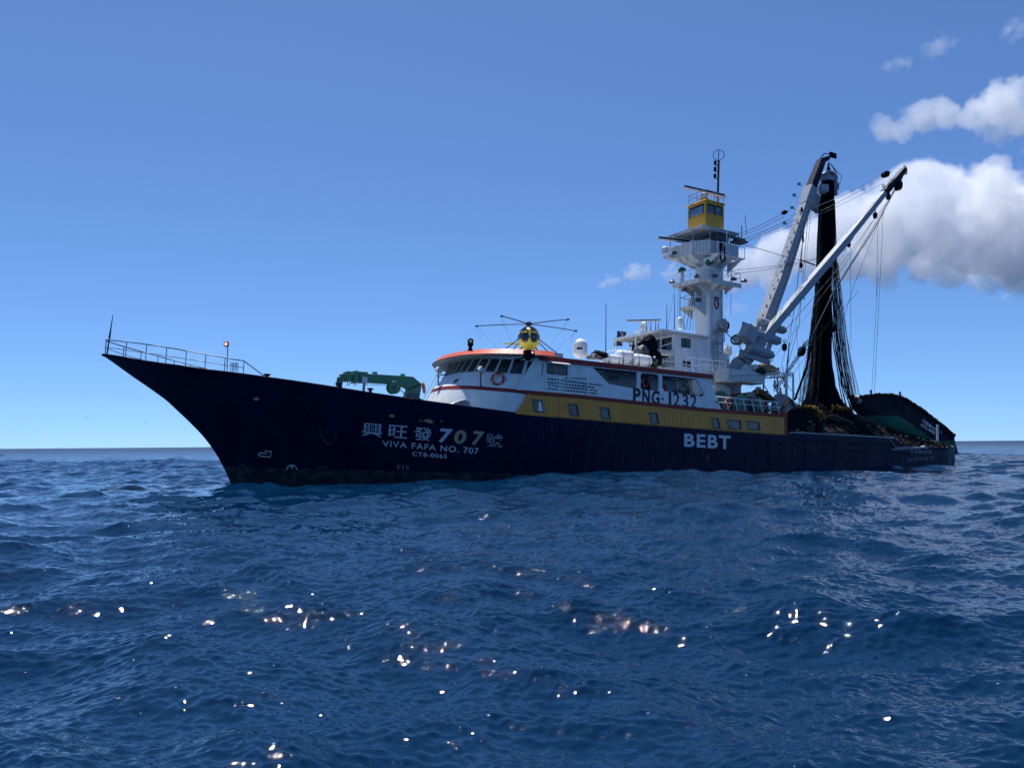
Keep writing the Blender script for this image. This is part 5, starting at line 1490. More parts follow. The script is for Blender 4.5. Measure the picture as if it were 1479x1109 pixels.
# power block on the boom end
c = P(1197, 262, -.1)
t_ = thing('power_block', 'grey steel power block hanging from the main boom tip with the net over its sheave', 'power block', c)
MB().mat('boom').lathe((0, -.35, -.3), [(.75, 0), (.8, .06), (.45, .2), (.4, .35), (.45, .5), (.8, .64), (.75, .7)], 22, (0, 1, 0)).build('sheave', t_, smooth=40)
MB().mat('boom').box((-.72, -.5, -.9), (-.55, .5, .75)).box((.55, -.5, -1.5), (.75, .5, .75)).rings([[(x, y, z) for x, z in ((-.72, .7), (-.4, 1.0), (.4, 1.0), (.75, .7), (.6, .6), (.35, .85), (-.35, .85), (-.6, .6))] for y in (-.4, .4)]).build('yoke', t_, bevel=.03)
MB().mat('black').tube([(0, 0, 1.0), (0, 0, 1.9)], .1, 8).torus((0, 0, 1.3), .22, .06, (0, 1, 0), 12, 6).box((.8, -.3, -.7), (1.2, .2, 0)).tube([(.9, -.1, 0), (1.3, -.1, .6), (1.0, -.1, 1.2), (.4, 0, 1.9)], .05, 6).build('hanger', t_, smooth=50)
# ================================================================ NETS
random.seed(5)
nr = np.random.default_rng(3)
PH = nr.uniform(0, 6.28, (24, 3)); FR = nr.normal(size=(24, 2))
def lumps(x, y, sc):
    v = 0
    for k in range(24):
        f = sc * (1 + k * .35)
        v += math.sin(FR[k, 0] * x * f + FR[k, 1] * y * f + PH[k, 0]) / (1 + k * .35)
    return v / 4
top_px = ((1128, 612), (1140, 606), (1165, 604), (1185, 598), (1195, 594), (1215, 592), (1235, 600), (1250, 610), (1262, 616), (1275, 619), (1295, 626), (1320, 632.5), (1340, 636.5), (1352, 637.5), (1360, 640), (1366, 643.5))
TP = [P(px, py, -2.2) for px, py in top_px]
ts_, tz_ = [p.x for p in TP], [p.z for p in TP]
def pile(s, y):
    e = deck_z(min(s, 69)) - (.05 if s < 58 else .0)
    t = float(np.interp(s, ts_, tz_))
    w = abs(y + 2.2) / (3.7 if y < -2.2 else 8.0)
    k = max(0, 1 - w ** 1.9)
    end = min(1, max(0, (71.5 - s) / 3.0)) ** .5 * min(1, max(0, (s - 43.4) / 1.5))
    return (e - .7) + ((t - e + .7) * k + .55 * (1 - k)) * end + (.16 * lumps(s, y * 1.3, .9) + .05 * lumps(s * 1.7 + 9, y * 2, 2.6)) * (0.4 + k)
t_ = thing('net_pile', 'great brown and black heap of purse seine net covering the after deck', 'fishing net', (57, -1, 5.3))
mb = MB(); S_ = np.linspace(43.6, 71.3, 240); Y_ = np.linspace(-5.95, 5.6, 90)
vs = []
for s in S_:
    for y in Y_:
        yy = y * min(1, half_beam(min(s, 69.5)) / 6.1)
        vs.append((s - 57, yy + 1, pile(s, y) - 5.3))
n_ = len(Y_)
mb.mats = ['netb', 'net', 'netg']
for i in range(len(S_) - 1):
    for j in range(n_ - 1):
        s, y = S_[i], Y_[j]
        q = lumps(s * .8 + 3, y * .9, .55) + .25 * lumps(s * 3, y * 3, 1.3)
        mb.f.append((i * n_ + j, (i + 1) * n_ + j, (i + 1) * n_ + j + 1, i * n_ + j + 1))
        dark = 1 if (s < 58 and q > -.35) or q > .35 else 0
        if s < 50 and y < -3.5 and q < .2: dark = 2
        if s > 58 and s < 62 and q > 0: dark = 1
        mb.m.append(dark)
mb.v = vs
mb.build('net_heap', t_, smooth=80)
# folds of net rope lying over the heap
for k in range(60):
    s0 = random.uniform(44.5, 66); y0 = random.uniform(-5.6, -1); a_ = random.uniform(-.6, .6); L = random.uniform(1.5, 5)
    pts = []
    for i in range(9):
        s = s0 + L * i / 8; y = y0 + a_ * i * .4 + .2 * math.sin(i + k)
        y = max(-5.8, min(0, y)); s = min(s, 70)
        pts.append((s - 57, y * min(1, half_beam(min(s, 69.5)) / 6.1) + 1, pile(s, y) + .03 - 5.3))
    MB().mat(random.choice(['netg', 'netb', 'netb', 'net', 'rope'] if k % 6 == 0 else ['netg', 'netb', 'net'])).tube(pts, random.uniform(.03, .09), 5).build('net_fold', t_, smooth=80)
# fringe hanging over the quarter
mb = MB().mat('netb')
for k in range(90):
    s = random.uniform(57.8, 68.5); y = -half_beam(s) + .15; z = deck_z(s) + random.uniform(.1, .5)
    mb.tube([(s - 57, y + 1, z - 5.3), (s - 57 + random.uniform(-.1, .1), y + .8, z - 5.3 - random.uniform(.1, .4))], random.uniform(.04, .1), 4)
mb.mat('rope')
for k in range(40):
    s = random.uniform(56, 67); mb.ball((s - 57, random.uniform(-5.5, -4.0) + 1, pile(s, -4.8) + .1 - 5.3), random.uniform(.04, .10), 4)
mb.build('net_fringe', t_)
# rows of yellow floats
def floats(name, label, spans, n):
    c0 = P(*spans[0])
    t_ = thing(name, label, 'net floats', c0)
    mb = MB().mat('cork')
    for k in range(n):
        u = k / n * (len(spans) - 1); i = int(u); f = u - i
        a, b = P(*spans[i]), P(*spans[min(i + 1, len(spans) - 1)])
        c = a.lerp(b, f) - c0 + Vector((random.uniform(-.2, .2), random.uniform(-.5, .5), random.uniform(-.12, .1)))
        mb.lathe(c, [(.05, -.11), (.11, -.08), (.11, .08), (.05, .11)], 8, (random.uniform(-1, 1), random.uniform(-1, 1), random.uniform(-1, 1)))
    o = mb.build('floats', t_, smooth=50); o['kind'] = 'stuff'
    MB().mat('rope').tube([P(*s) - c0 for s in spans], .04, 5).build('float_line', t_)
floats('float_line_heap', 'heap of orange yellow net floats abaft the dark bulwark arch', [(1149, 587, -5), (1160, 586.5, -5), (1168, 588, -5), (1176, 592, -5.2), (1182, 598, -5.4), (1186, 604, -5.6)], 170)
floats('float_line_heap', 'yellow net floats lying on the net heap right of the hanging net', [(1206, 587, -3), (1212, 590, -3.2), (1220, 590, -3), (1226, 592, -3)], 60)
# the hanging purse net: dense twisted bundle, loose curtains each side, float rope
root = P(1192, 440, 0)
t_ = thing('hanging_net', 'tall black purse seine net hauled up to the power block and spreading over the deck', 'fishing net', root)
prof = [((1196, 262), .55), ((1195, 285), .62), ((1193, 300), .66), ((1192, 340), .72), ((1191, 380), .74), ((1190, 420), .78), ((1189, 460), .82), ((1187, 500), .86), ((1186, 530), 1.0), ((1186, 555), 1.2), ((1187, 575), 1.55), ((1190, 592), 2.2), ((1194, 606), 2.9)]
rs = []
NS = 40
fine = []
for i in range(len(prof) - 1):
    (pa, ra), (pb, rb_) = prof[i], prof[i + 1]
    for k in range(5):
        f = k / 5; fine.append((pa[0] + (pb[0] - pa[0]) * f, pa[1] + (pb[1] - pa[1]) * f, ra + (rb_ - ra) * f))
fine.append((*prof[-1][0], prof[-1][1]))
for i, (px, py, r_) in enumerate(fine):
    c = P(px, py, -.6) - root
    rs.append([c + Vector((math.cos(a) * r_, math.sin(a) * r_ * .9, 0)) * (1 + .13 * math.sin(5 * a + i * .12) + .07 * math.sin(11 * a - i * .25) + .05 * math.sin(3 * a + i * .5)) for a in np.linspace(0, 2 * math.pi, NS, endpoint=False)])
MB().mat('net').rings(rs).build('net_bundle', t_, smooth=80)
def strands(name, edge_a, edge_b, n, mk, r, wob=.1, cross=0):
    """vertical strands between two edge polylines (px, py, y)"""
    mb = MB().mat(mk)
    def ev(e, f):
        u = f * (len(e) - 1); i = min(int(u), len(e) - 2); return P(*e[i]).lerp(P(*e[i + 1]), u - i)
    grid = []
    for k in range(n):
        g = (k + random.uniform(-.35, .35) * (0 if cross else 1)) / max(1, n - 1)
        ph = random.uniform(0, 6)
        pts = []
        for i in range(15):
            f = i / 14; a, b = ev(edge_a, f), ev(edge_b, f)
            c = a.lerp(b, min(1, max(0, g + wob * .3 * math.sin(f * 5 + ph)))) - root
            c.y += .12 * math.sin(f * 7 + ph); pts.append(c)
        grid.append(pts)
        mb.tube(pts, r * random.uniform(.6, 1.3), 4)
    o = mb.build(name, t_, smooth=80)
    if cross:
        mb = MB().mat(mk)
        for k in range(n - 1):
            for i in range(cross):
                f = i / cross; g = (i + 1) / cross
                def gp(q, h): u = h * 14; j = min(int(u), 13); return q[j].lerp(q[j + 1], u - j)
                if (i + k) % 2: mb.tube([gp(grid[k], f), gp(grid[k + 1], g)], r * .7, 3, cap=False)
                else: mb.tube([gp(grid[k + 1], f), gp(grid[k], g)], r * .7, 3, cap=False)
        mb.build('net_mesh', t_)
strands('net_strands', [(1183, 375, -.6), (1176, 440, -.8), (1166, 510, -1.5), (1152, 590, -3.2)], [(1184, 375, -.6), (1179, 440, -.6), (1176, 510, -.6), (1172, 595, -1)], 60, 'net', .013, .12)
strands('net_strands', [(1186, 420, -1.2), (1180, 500, -1.6), (1172, 545, -2.2), (1160, 592, -4)], [(1190, 420, -1.3), (1186, 500, -1.7), (1184, 545, -2.4), (1178, 595, -4)], 12, 'net', .035, .3)
strands('net_strands', [(1203, 290, -.5), (1203, 400, -.8), (1206, 480, -1), (1218, 560, -1.5), (1232, 592, -2)], [(1205, 290, -.5), (1209, 400, -.8), (1217, 480, -1), (1230, 560, -1.5), (1242, 597, -2)], 60, 'net', .011, .15)
strands('net_strands', [(1207, 380, -.8), (1213, 450, -1), (1221, 520, -1.3), (1234, 580, -1.8), (1240, 597, -2)], [(1210, 380, -.8), (1219, 450, -1), (1230, 520, -1.3), (1242, 580, -1.8), (1246, 600, -2)], 9, 'net', .016, 0, cross=120)
strands('net_strands', [(1199, 420, -.8), (1203, 500, -1), (1212, 560, -1.6), (1222, 592, -2.2)], [(1203, 420, -.8), (1212, 500, -1), (1224, 560, -1.6), (1236, 596, -2.2)], 8, 'net', .04, .2)
strands('net_strands', [(1183, 300, -.9), (1181, 360, -.9), (1178, 440, -1.2), (1172, 520, -2), (1162, 590, -4)], [(1186, 300, -.9), (1184, 360, -.9), (1182, 440, -1.2), (1178, 520, -2), (1170, 590, -4)], 9, 'netg', .02, .2)
# float rope running down the front of the bundle
pts = [P(1187, 460, -1.6), P(1185, 500, -1.9), P(1183, 540, -2.4), P(1180, 575, -3.4), P(1174, 598, -4.8)]
mb = MB().mat('rope').tube([p - root for p in pts], .03, 5)
mb.build('float_rope', t_)
mb = MB().mat('netb')
for k in range(70):
    u = k / 70 * 4; i = int(u); c = pts[i].lerp(pts[i + 1], u - i) - root
    mb.lathe(c + Vector((random.uniform(-.06, .06), 0, 0)), [(.04, -.09), (.09, -.06), (.09, .06), (.04, .09)], 7, (random.uniform(-.5, .5), 0, 1))
mb.build('rope_floats', t_, smooth=50)['kind'] = 'stuff'
# canvas, coil and gear lying on the gantry
t_ = thing('canvas_bundle', 'crumpled white canvas bundle lashed on the gantry behind the mast', 'bundle', P(1078, 533, -2.5))
lump('canvas', (0, 0, 0), (.8, .5, .34), 'canvas', 31, t_, .25); lump('canvas', (.9, -.1, .1), (.45, .45, .36), 'canvas', 33, t_, .25)
t_ = thing('rope_coil', 'pale ribbed rope coil stowed at the after end of the gantry', 'rope coil', P(1106, 533, -2.4))
mb = MB().mat('rope')
for k in range(26): mb.torus((-.9 + k * .08, 0, .0 + .12 * math.sin(math.pi * k / 25)), .30 + .12 * math.sin(math.pi * k / 25), .045, (1, 0, .12), 22, 6)
mb.build('coil', t_, smooth=60)
t_ = thing('net_bag', 'dark net bag heaped beside the rope coil on the gantry', 'net bag', P(1098, 537, -3.0))
lump('bag', (0, 0, 0), (.6, .35, .34), 'netg', 37, t_, .3)

# ================================================================ SKIFF
sk = thing('net_skiff', 'navy and green net skiff hauled bow-up on the stern ramp with worn rope fender', 'skiff', P(1300, 630, -1.2))
sr = P(1300, 630, -1.2)
CY = -1.2
st = [((1241, 574), (1238, 586), .25), ((1252, 572), (1242, 598), .95), ((1268, 570.5), (1251, 611), 1.6), ((1290, 571), (1266, 625), 2.15), ((1308, 577), (1284, 636), 2.45), ((1330, 591), (1306, 648), 2.6), ((1352, 608), (1332, 655), 2.65), ((1378, 629), (1372, 663), 2.55)]
sk_near = []
for (sp, kp, hb) in st:
    a = P(*sp, CY - hb); k = P(*kp, CY)
    row = []
    for u in np.linspace(0, 1, 21):     # u=0 sheer, 1 keel
        yy = hb * (1 - u ** 2.6) * (1 - .16 * math.sin(math.pi * min(1, u * 1.3)))
        q = a.lerp(k, u); row.append((q.x, yy, q.z))
    sk_near.append(row)
# refine along the length
def cat(rows, m):
    out = []
    for i in range(len(rows) - 1):
        for k in range(m):
            f = k / m; out.append([tuple(a[c] * (1 - f) + b[c] * f for c in range(3)) for a, b in zip(rows[i], rows[i + 1])])
    out.append(rows[-1]); return out
rows_ = cat(sk_near, 8)
mb = MB()
n_ = 21
for sg in (-1, 1):
    vs = [(x - sr.x, CY + sg * y - sr.y, z - sr.z) for r_ in rows_ for (x, y, z) in r_]
    for i in range(len(rows_) - 1):
        for j in range(n_ - 1):
            g_ = [Vector(rows_[i][j]), Vector(rows_[i + 1][j + 1])]; w_ = SM @ Vector(((g_[0].x + g_[1].x) / 2, CY - (g_[0].y + g_[1].y) / 2, (g_[0].z + g_[1].z) / 2)) - CC
            wx, wy = W0 / 2 + FPX * w_.dot(CR) / w_.dot(CF), H0 / 2 - FPX * w_.dot(CU) / w_.dot(CF)
            mb.mat('skiff_green' if wy > float(np.interp(wx, [1240, 1300, 1350], [600, 601, 636])) else 'skiff_navy')
            o_ = (i * n_ + j, (i + 1) * n_ + j, (i + 1) * n_ + j + 1, i * n_ + j + 1)
            mb.add([vs[t] for t in o_], [(0, 1, 2, 3)])
last = rows_[-1]; mb.mat('skiff_navy').add([(x - sr.x, CY - y - sr.y, z - sr.z) for x, y, z in last] + [(x - sr.x, CY + y - sr.y, z - sr.z) for x, y, z in reversed(last)], [tuple(range(42))])
# deck inside, slightly below the sheer
for i in range(len(rows_) - 1):
    a, b = rows_[i][0], rows_[i + 1][0]
    mb.mat('navy').add([(a[0] - sr.x, CY - a[1] - sr.y, a[2] - sr.z - .1), (b[0] - sr.x, CY - b[1] - sr.y, b[2] - sr.z - .1), (b[0] - sr.x, CY + b[1] - sr.y, b[2] - sr.z - .1), (a[0] - sr.x, CY + a[1] - sr.y, a[2] - sr.z - .1)], [(0, 1, 2, 3)])
bm_ = mb.build('skiff_hull', sk, smooth=30)
bmm = bmesh.new(); bmm.from_mesh(bm_.data); bmesh.ops.remove_doubles(bmm, verts=bmm.verts, dist=.002); bmesh.ops.recalc_face_normals(bmm, faces=bmm.faces); bmm.to_mesh(bm_.data); bmm.free()
random.seed(8)
for sg in (-1, 1):
    pts = [Vector((r_[0][0] - sr.x, CY + sg * (r_[0][1] + .05) - sr.y, r_[0][2] - sr.z + .02)) for r_ in rows_]
    mb = MB().mat('netb').tube(pts, [.15 * random.uniform(.8, 1.3) for _ in pts], 8)
    for k in range(160):
        u = random.uniform(0, len(pts) - 1.01); i = int(u); c = pts[i].lerp(pts[i + 1], u - i)
        mb.mat('rope' if random.random() < (.12 if u < 28 else .4) else 'netb').ball(c + Vector((random.uniform(-.1, .1), random.uniform(-.08, .08), random.uniform(-.08, .14))), random.uniform(.05, .13), 4)
    mb.build('rope_fender', sk, smooth=60)
mb = MB().mat('white2').torus((rows_[0][0][0] - sr.x + .1, 0, rows_[0][0][2] - sr.z - .25), .3, .18, (1, 0, .2), 16, 8)
mb.build('bow_tyre', sk, smooth=60)
mb = MB().mat('skiff_navy')
e = rows_[-1][0]; x_ = e[0] - sr.x; z_ = e[2] - sr.z
mb.tube([(x_ - .3, -2.4, z_), (x_ + .25, -2.4, z_ - .15)], .12, 6).tube([(x_, -1.5, z_ + .1), (x_ - .4, -1.5, z_ + .6)], .06, 6).box((x_ - .1, -2.3, z_ - 1.6), (x_ + .25, 2.3, z_ - 1.3))
mb.build('stern_gear', sk, smooth=60)
for px, py in ((1300, 572), (1258, 569.5)): c = P(px, py, -2.2) - sr; MB().mat('skiff_navy').tube([c, c + Vector((0, 0, .45))], .1, 6).build('towing_bitt', sk, smooth=60)
# raised seam strips down the bow plates
for (i0, j0), (i1, j1) in (((26, 3), (36, 9)), ((16, 2), (22, 9))):
    q = []
    for k in range(8):
        f = k / 7; i = int(round(i0 + (i1 - i0) * f)); j = int(round(j0 + (j1 - j0) * f)); p_ = rows_[i][j]; q.append((p_[0] - sr.x, CY - p_[1] - .02 - sr.y, p_[2] - sr.z))
    MB().mat('skiff_navy').tube(q, .03, 5).build('hull_seam', sk, smooth=60)
def sk_quad(tl, tr, br, bl):
    def conv(px, py):
        y = -3.6
        for _ in range(12):
            q = P(px, py, y)
            best = min(((r_[j][0] - q.x) ** 2 + (r_[j][2] - q.z) ** 2, r_[j][1]) for r_ in rows_ for j in range(n_))
            y = CY - best[1]
        return P(px, py, -3.92)
    c = [conv(*p) for p in (tl, tr, br, bl)]
    return lambda u, v: ((c[3] * (1 - u) + c[2] * u) * (1 - v) + (c[0] * (1 - u) + c[1] * u) * v) - sr
lettering('skiff_lettering', [('興旺發707-1', sk_quad((1333, 604.5), (1355, 620.5), (1354, 625.5), (1331.5, 609)), 'letter', dict(offset=.02)), ('CT2-4880', sk_quad((1330.5, 611), (1351, 624), (1350.5, 628), (1329.5, 615)), 'letter', dict(offset=.02)),
    ('號', sk_quad((1358, 621), (1360.5, 623.5), (1360, 627), (1357.5, 625)), 'letter_dim', {})], 'small pale name and number on the skiff side', sk)
# ================================================================ FORWARD DECK CRANE (part of the ship)
def xz(px, py, y): q = P(px, py, y); return (q.x, q.z)
K3 = 5.688
def c3(x, y): return (480 + x / K3, 440 + y / K3)
def slab(mb, pts, y, th): return mb.sheet([xz(*c3(*p), y) for p in pts], [], lambda u, v, d: (u, y + d, v), th)
mb = MB().mat('crane')
slab(mb, [(265, 565), (590, 585), (665, 592), (735, 650), (730, 690), (715, 780), (640, 785), (600, 770), (632, 690), (560, 655), (270, 635)], -1.35, .7)
crane = mb.build('deck_crane', ship, bevel=.03)
mb = MB().mat('crane')
slab(mb, [(110, 568), (266, 575), (266, 628), (110, 622)], -1.25, .5)
slab(mb, [(120, 545), (150, 545), (155, 628), (115, 628)], -1.42, .84); slab(mb, [(178, 542), (215, 540), (222, 640), (182, 640)], -1.42, .84); slab(mb, [(222, 548), (292, 552), (300, 640), (240, 640)], -1.38, .76)
mb.build('telescopic_section', crane, bevel=.02)
mb = MB().mat('crane'); slab(mb, [(110, 568), (110, 600), (88, 620), (78, 672), (45, 672), (38, 640), (62, 600), (70, 570)], -1.2, .4)
mb.mat('dgrey').tube([P(*c3(50, 600), -1.3), P(*c3(45, 655), -1.3)], .1, 6).torus(P(*c3(60, 668), -1.1), .14, .05, (0, 1, 0), 14, 6)
mb.build('boom_head', crane, smooth=40)
mb = MB().mat('crane').lathe(P(*c3(515, 680), -1.55), [(.42, 0), (.44, .05), (.3, .08), (.3, .5), (.44, .53), (.42, .6)], 22, (0, 1, 0)); mb.mat('dgrey').lathe(P(*c3(515, 680), -1.62), [(.14, 0), (.14, .75)], 12, (0, 1, 0))
mb.build('crane_winch', crane, smooth=40)
mb = MB().mat('crane').lathe((P(*c3(665, 790), -1.0)), [(.75, -1.4), (.7, .1), (.5, .2)], 20); mb.mat('dgrey').box(P(*c3(640, 770), -1.8), P(*c3(700, 735), -1.4))
mb.mat('grey').tube([P(*c3(560, 700), -1.7), P(*c3(590, 730), -1.7), P(*c3(592, 765), -1.7)], .035, 5).tube([P(*c3(300, 655), -1.3), P(*c3(500, 668), -1.3)], .018, 4)
for x in (132, 187, 278): mb.tube([P(*c3(x - 8, 625), -1.5), P(*c3(x - 8, 662), -1.5), P(*c3(x + 8, 662), -1.5), P(*c3(x + 8, 625), -1.5)], .03, 5)
mb.mat('crane').box(P(*c3(570, 585), -1.2), P(*c3(585, 572), -.9)).box(P(*c3(340, 570), -1.2), P(*c3(358, 556), -.9))
mb.mat('black').tube([P(*c3(632, 690), -1.42), P(*c3(725, 655), -1.42)], .03, 5)
mb.build('crane_base', crane, smooth=40)
mb = MB().mat('cream').tube([P(*c3(256, 715), -4.6), P(*c3(262, 640), -4.6)], .09, 8); mb.mat('white').box(P(*c3(256, 640), -4.7), P(*c3(283, 598), -4.5))
mb.build('crane_rest', ship, smooth=40)

# ================================================================ HELICOPTER
hp = P(763.5, 490, -2.0)
tocam = (_o - hp); ang = math.atan2(tocam.x, -tocam.y)     # local -y (nose) turned towards the camera
h = thing('helicopter', 'small yellow and black helicopter lashed on the wheelhouse roof, seen head on', 'helicopter', (hp.x, hp.y, 9.9), rot=(0, 0, ang + .06))
ZC = hp.z - 9.9
def egg(mk, r, flat=0, part_fn=None, name='shell', zr=None):
    mb = MB()
    N, Mn = 28, 40
    prof = []
    vs = []
    for i in range(N + 1):
        u = i / N; yy = -1.25 + 2.9 * u
        w = max(0.0, math.sin(math.pi * min(1, (u * .93 + .0)) ** .72)) ** .62
        for k in range(Mn):
            a = 2 * math.pi * k / Mn
            rx = r * .84 * w; rz = r * .98 * w
            x = rx * math.cos(a); z = rz * math.sin(a) * (1.0 if math.sin(a) > 0 else .98)
            vs.append((x, yy, ZC + z + .0))
    for i in range(N):
        for k in range(Mn):
            j = (k + 1) % Mn
            f = (i * Mn + k, i * Mn + j, (i + 1) * Mn + j, (i + 1) * Mn + k)
            cx = sum(vs[t][0] for t in f) / 4; cy = sum(vs[t][1] for t in f) / 4; cz = sum(vs[t][2] for t in f) / 4 - ZC
            mm = part_fn(cx, cy, cz)
            if mm: mb.mat(mm).add([vs[t] for t in f], [(0, 1, 2, 3)])
    o = mb.build(name, h)
    b_ = bmesh.new(); b_.from_mesh(o.data); bmesh.ops.remove_doubles(b_, verts=b_.verts, dist=.0008); bmesh.ops.recalc_face_normals(b_, faces=b_.faces); b_.to_mesh(o.data); b_.free()
    o.data.polygons.foreach_set('use_smooth', [True] * len(o.data.polygons))
    return o
def body_fn(x, y, z):
    if z > .44: return 'heli_yellow' if abs(x) < .045 and y < 0 else 'heli_black'
    if z > .36: return 'heli_yellow'
    return 'heli_yellow'
egg('heli_yellow', 1.0, part_fn=body_fn, name='fuselage')
def glass_fn(x, y, z):
    if y > .75 or abs(x) < .085: return None
    lo = -.42 + .25 * max(0, (.62 - abs(x))) * -1.0
    if -.36 - .3 * (1 - abs(x) / .62) * .3 + (.25 if abs(x) > .55 else 0) < z < .33: return 'glass'
    return None
egg('glass', 1.012, part_fn=glass_fn, name='windscreen')
zr = P(765, 467.5, -2.0).z - 9.9
mb = MB().mat('heli_black').lathe((0, .25, ZC + .7), [(.34, 0), (.22, .2), (.1, .3), (.1, zr - ZC - .7)], 16); mb.lathe((0, .25, zr - .12), [(.1, 0), (.3, .05), (.3, .18), (.12, .3)], 16)
hub = mb.build('rotor_hub', h, smooth=40)
for k, adeg in enumerate((122, 194, 266, 338, 50)):
    a = R(adeg); d = Vector((math.cos(a), -math.sin(a) * 1.0, 0))
    pts = [Vector((0, .25, zr)) + d * (4.05 * t_) + Vector((0, 0, -.12 * t_ ** 2 - (- .0 * t_ if adeg == 338 else 0))) for t_ in np.linspace(.04, 1, 10)]
    mb = MB().mat('heli_black')
    for i in range(9): mb.beam(pts[i], pts[i + 1], .17 if i > 0 else .12, .035)
    mb.box(pts[-1] - Vector((.1, .1, .06)), pts[-1] + Vector((.1, .1, .05)))
    mb.build('rotor_blade', h)
    e = pts[-1]; f_ = Vector((e.x * .45, .25 + (e.y - .25) * .45, .1))
    MB().mat('steel').tube([e, f_], .007, 4).build('tie_down_rope', h)
    g = e + Vector((-.35 * (1 if e.x < 0 else -1) * -1, 0, -1.0)); 
    MB().mat('steel').tube([e - Vector((.1, 0, 0)), g], .007, 4).build('tie_down_rope', h)
for x0, x1 in ((-.6, -2.3), (-.5, -1.5), (.6, 2.6), (.55, 1.9)):
    MB().mat('black').tube([(x0, 0, ZC + .15 if abs(x1) > 2 else ZC), (x1, -.2, .0)], .035, 5).build('lashing_strap', h)
mb = MB().mat('heli_yellow').tube([(0, 1.2, ZC + .25), (-.1, 4.6, ZC + .45)], [.28, .11], 12)
mb.sheet([(4.3, ZC + .3), (4.9, ZC + 1.0), (5.15, ZC + 1.0), (4.8, ZC + .3), (5.0, ZC - .3), (4.7, ZC - .3)], [], lambda u, v, d: (-.1 + d, u, v), .05)
mb.box((-1.7, 4.5, ZC + .28), (.1, 4.85, ZC + .36)); mb.mat('heli_black').beam((-.2, 4.75, ZC - .1), (-.2, 4.75, ZC + 1.0), .06, .1)
mb.build('tail_boom', h, smooth=40)
for sx in (-1, 1):
    mb = MB().mat('heli_black').tube([(sx * .95, -1.3, .14), (sx * .95, -1.1, .05), (sx * .95, 1.2, .05)], .045, 8).tube([(sx * .4, -.5, ZC - .55), (sx * .95, -.5, .05)], .05, 8).tube([(sx * .4, .6, ZC - .55), (sx * .95, .6, .05)], .05, 8)
    mb.build('skid', h, smooth=60)
mb = MB().mat('navy')
for x, z in ((.0, -.05), (-.02, -.32), (-.45, -.3), (.4, -.35)): mb.ball((x, -1.22 + abs(x) * .5 + abs(z) * .6, ZC + z * 1.4), .035, 5)
mb.build('nose_lights', h)

# ================================================================ RAFTS, RINGS, FLAGS
def raft(px, py, y, L, r, label, ang=0.0):
    c = P(px, py, y)
    t_ = thing('life_raft', label, 'life raft', c, 'white life raft canisters on the boat deck', (0, 0, ang))
    mb = MB().mat('white').lathe((-L / 2, 0, 0), [(r * .45, 0), (r * .8, .05), (r * .97, .16), (r, .3), (r, L / 2 - .05), (r * 1.06, L / 2 - .04), (r * 1.06, L / 2 + .04), (r, L / 2 + .05), (r, L - .3), (r * .97, L - .16), (r * .8, L - .05), (r * .45, L)], 26, (1, 0, 0))
    mb.build('canister', t_, smooth=40)
    mb = MB().mat('grey')
    for x in (-L * .3, L * .28): mb.torus((x, 0, 0), r * 1.02, .025, (1, 0, 0), 24, 5)
    mb.build('strap', t_, smooth=60)
    mb = MB().mat('grey')
    for x in (-L * .3, L * .28): mb.box((x - .04, -r, -r - .35), (x + .04, r, -r * .8)).box((x - .04, -r, -r - .35), (x + .04, -r + .06, -.1)).box((x - .04, r - .06, -r - .35), (x + .04, r, -.1))
    mb.build('cradle', t_)
raft(884, 519, -4.2, 1.6, .36, 'weathered ribbed white life raft canister, leftmost and lowest of the three')
raft(902, 515, -3.7, 1.5, .48, 'white life raft canister in the middle of the three, highest in its cradle')
raft(926, 520.5, -4.0, 1.75, .46, 'white life raft canister nearest the bridge, right of the other two')
def ring(c, axis, label, r=.36):
    t_ = thing('life_ring', label, 'life ring', c, 'red and white life rings')
    MB().torus((0, 0, 0), r, .085, axis, 32, 8, ['lifering', 'lifering', 'lifering', 'lifering', 'lifering', 'canvas'] * 4).build('ring', t_, smooth=70)
    q = Vector((0, 0, 1)).rotation_difference(Vector(axis).normalized())
    MB().mat('rope').tube([q @ Vector(((r + .11) * math.cos(a), (r + .11) * math.sin(a), 0)) * (1 + .05 * math.sin(8 * a)) for a in np.linspace(0, 2 * math.pi, 40)], .012, 4).build('grab_line', t_)
t0, z0 = front_at(720, 547)
c = Vector(front_pt(t0, z0, .14)); n_ = Vector(front_pt(t0, z0, 1)) - Vector(front_pt(t0, z0, 0))
ring(c, n_ + Vector((0, 0, .3)), 'red and white life ring on the white wheelhouse front below the windows', .4)
ring(P(612, 560, 1.0), (1, -.6, .2), 'red and white life ring on the forward ladder beside the green crane', .36)
ring(P(1051, 583, -5.9), (.3, -1, 0), 'red and white life ring on the after rail nearest the white house end', .36)
ring(P(1103, 586, -5.9), (.5, -1, 0), 'red and white life ring on the after rail, nearer the stern', .34)
ring(P(931, 551, -5.0), (0, -1, 0), 'dark life ring inside the middle opening of the gallery', .34)
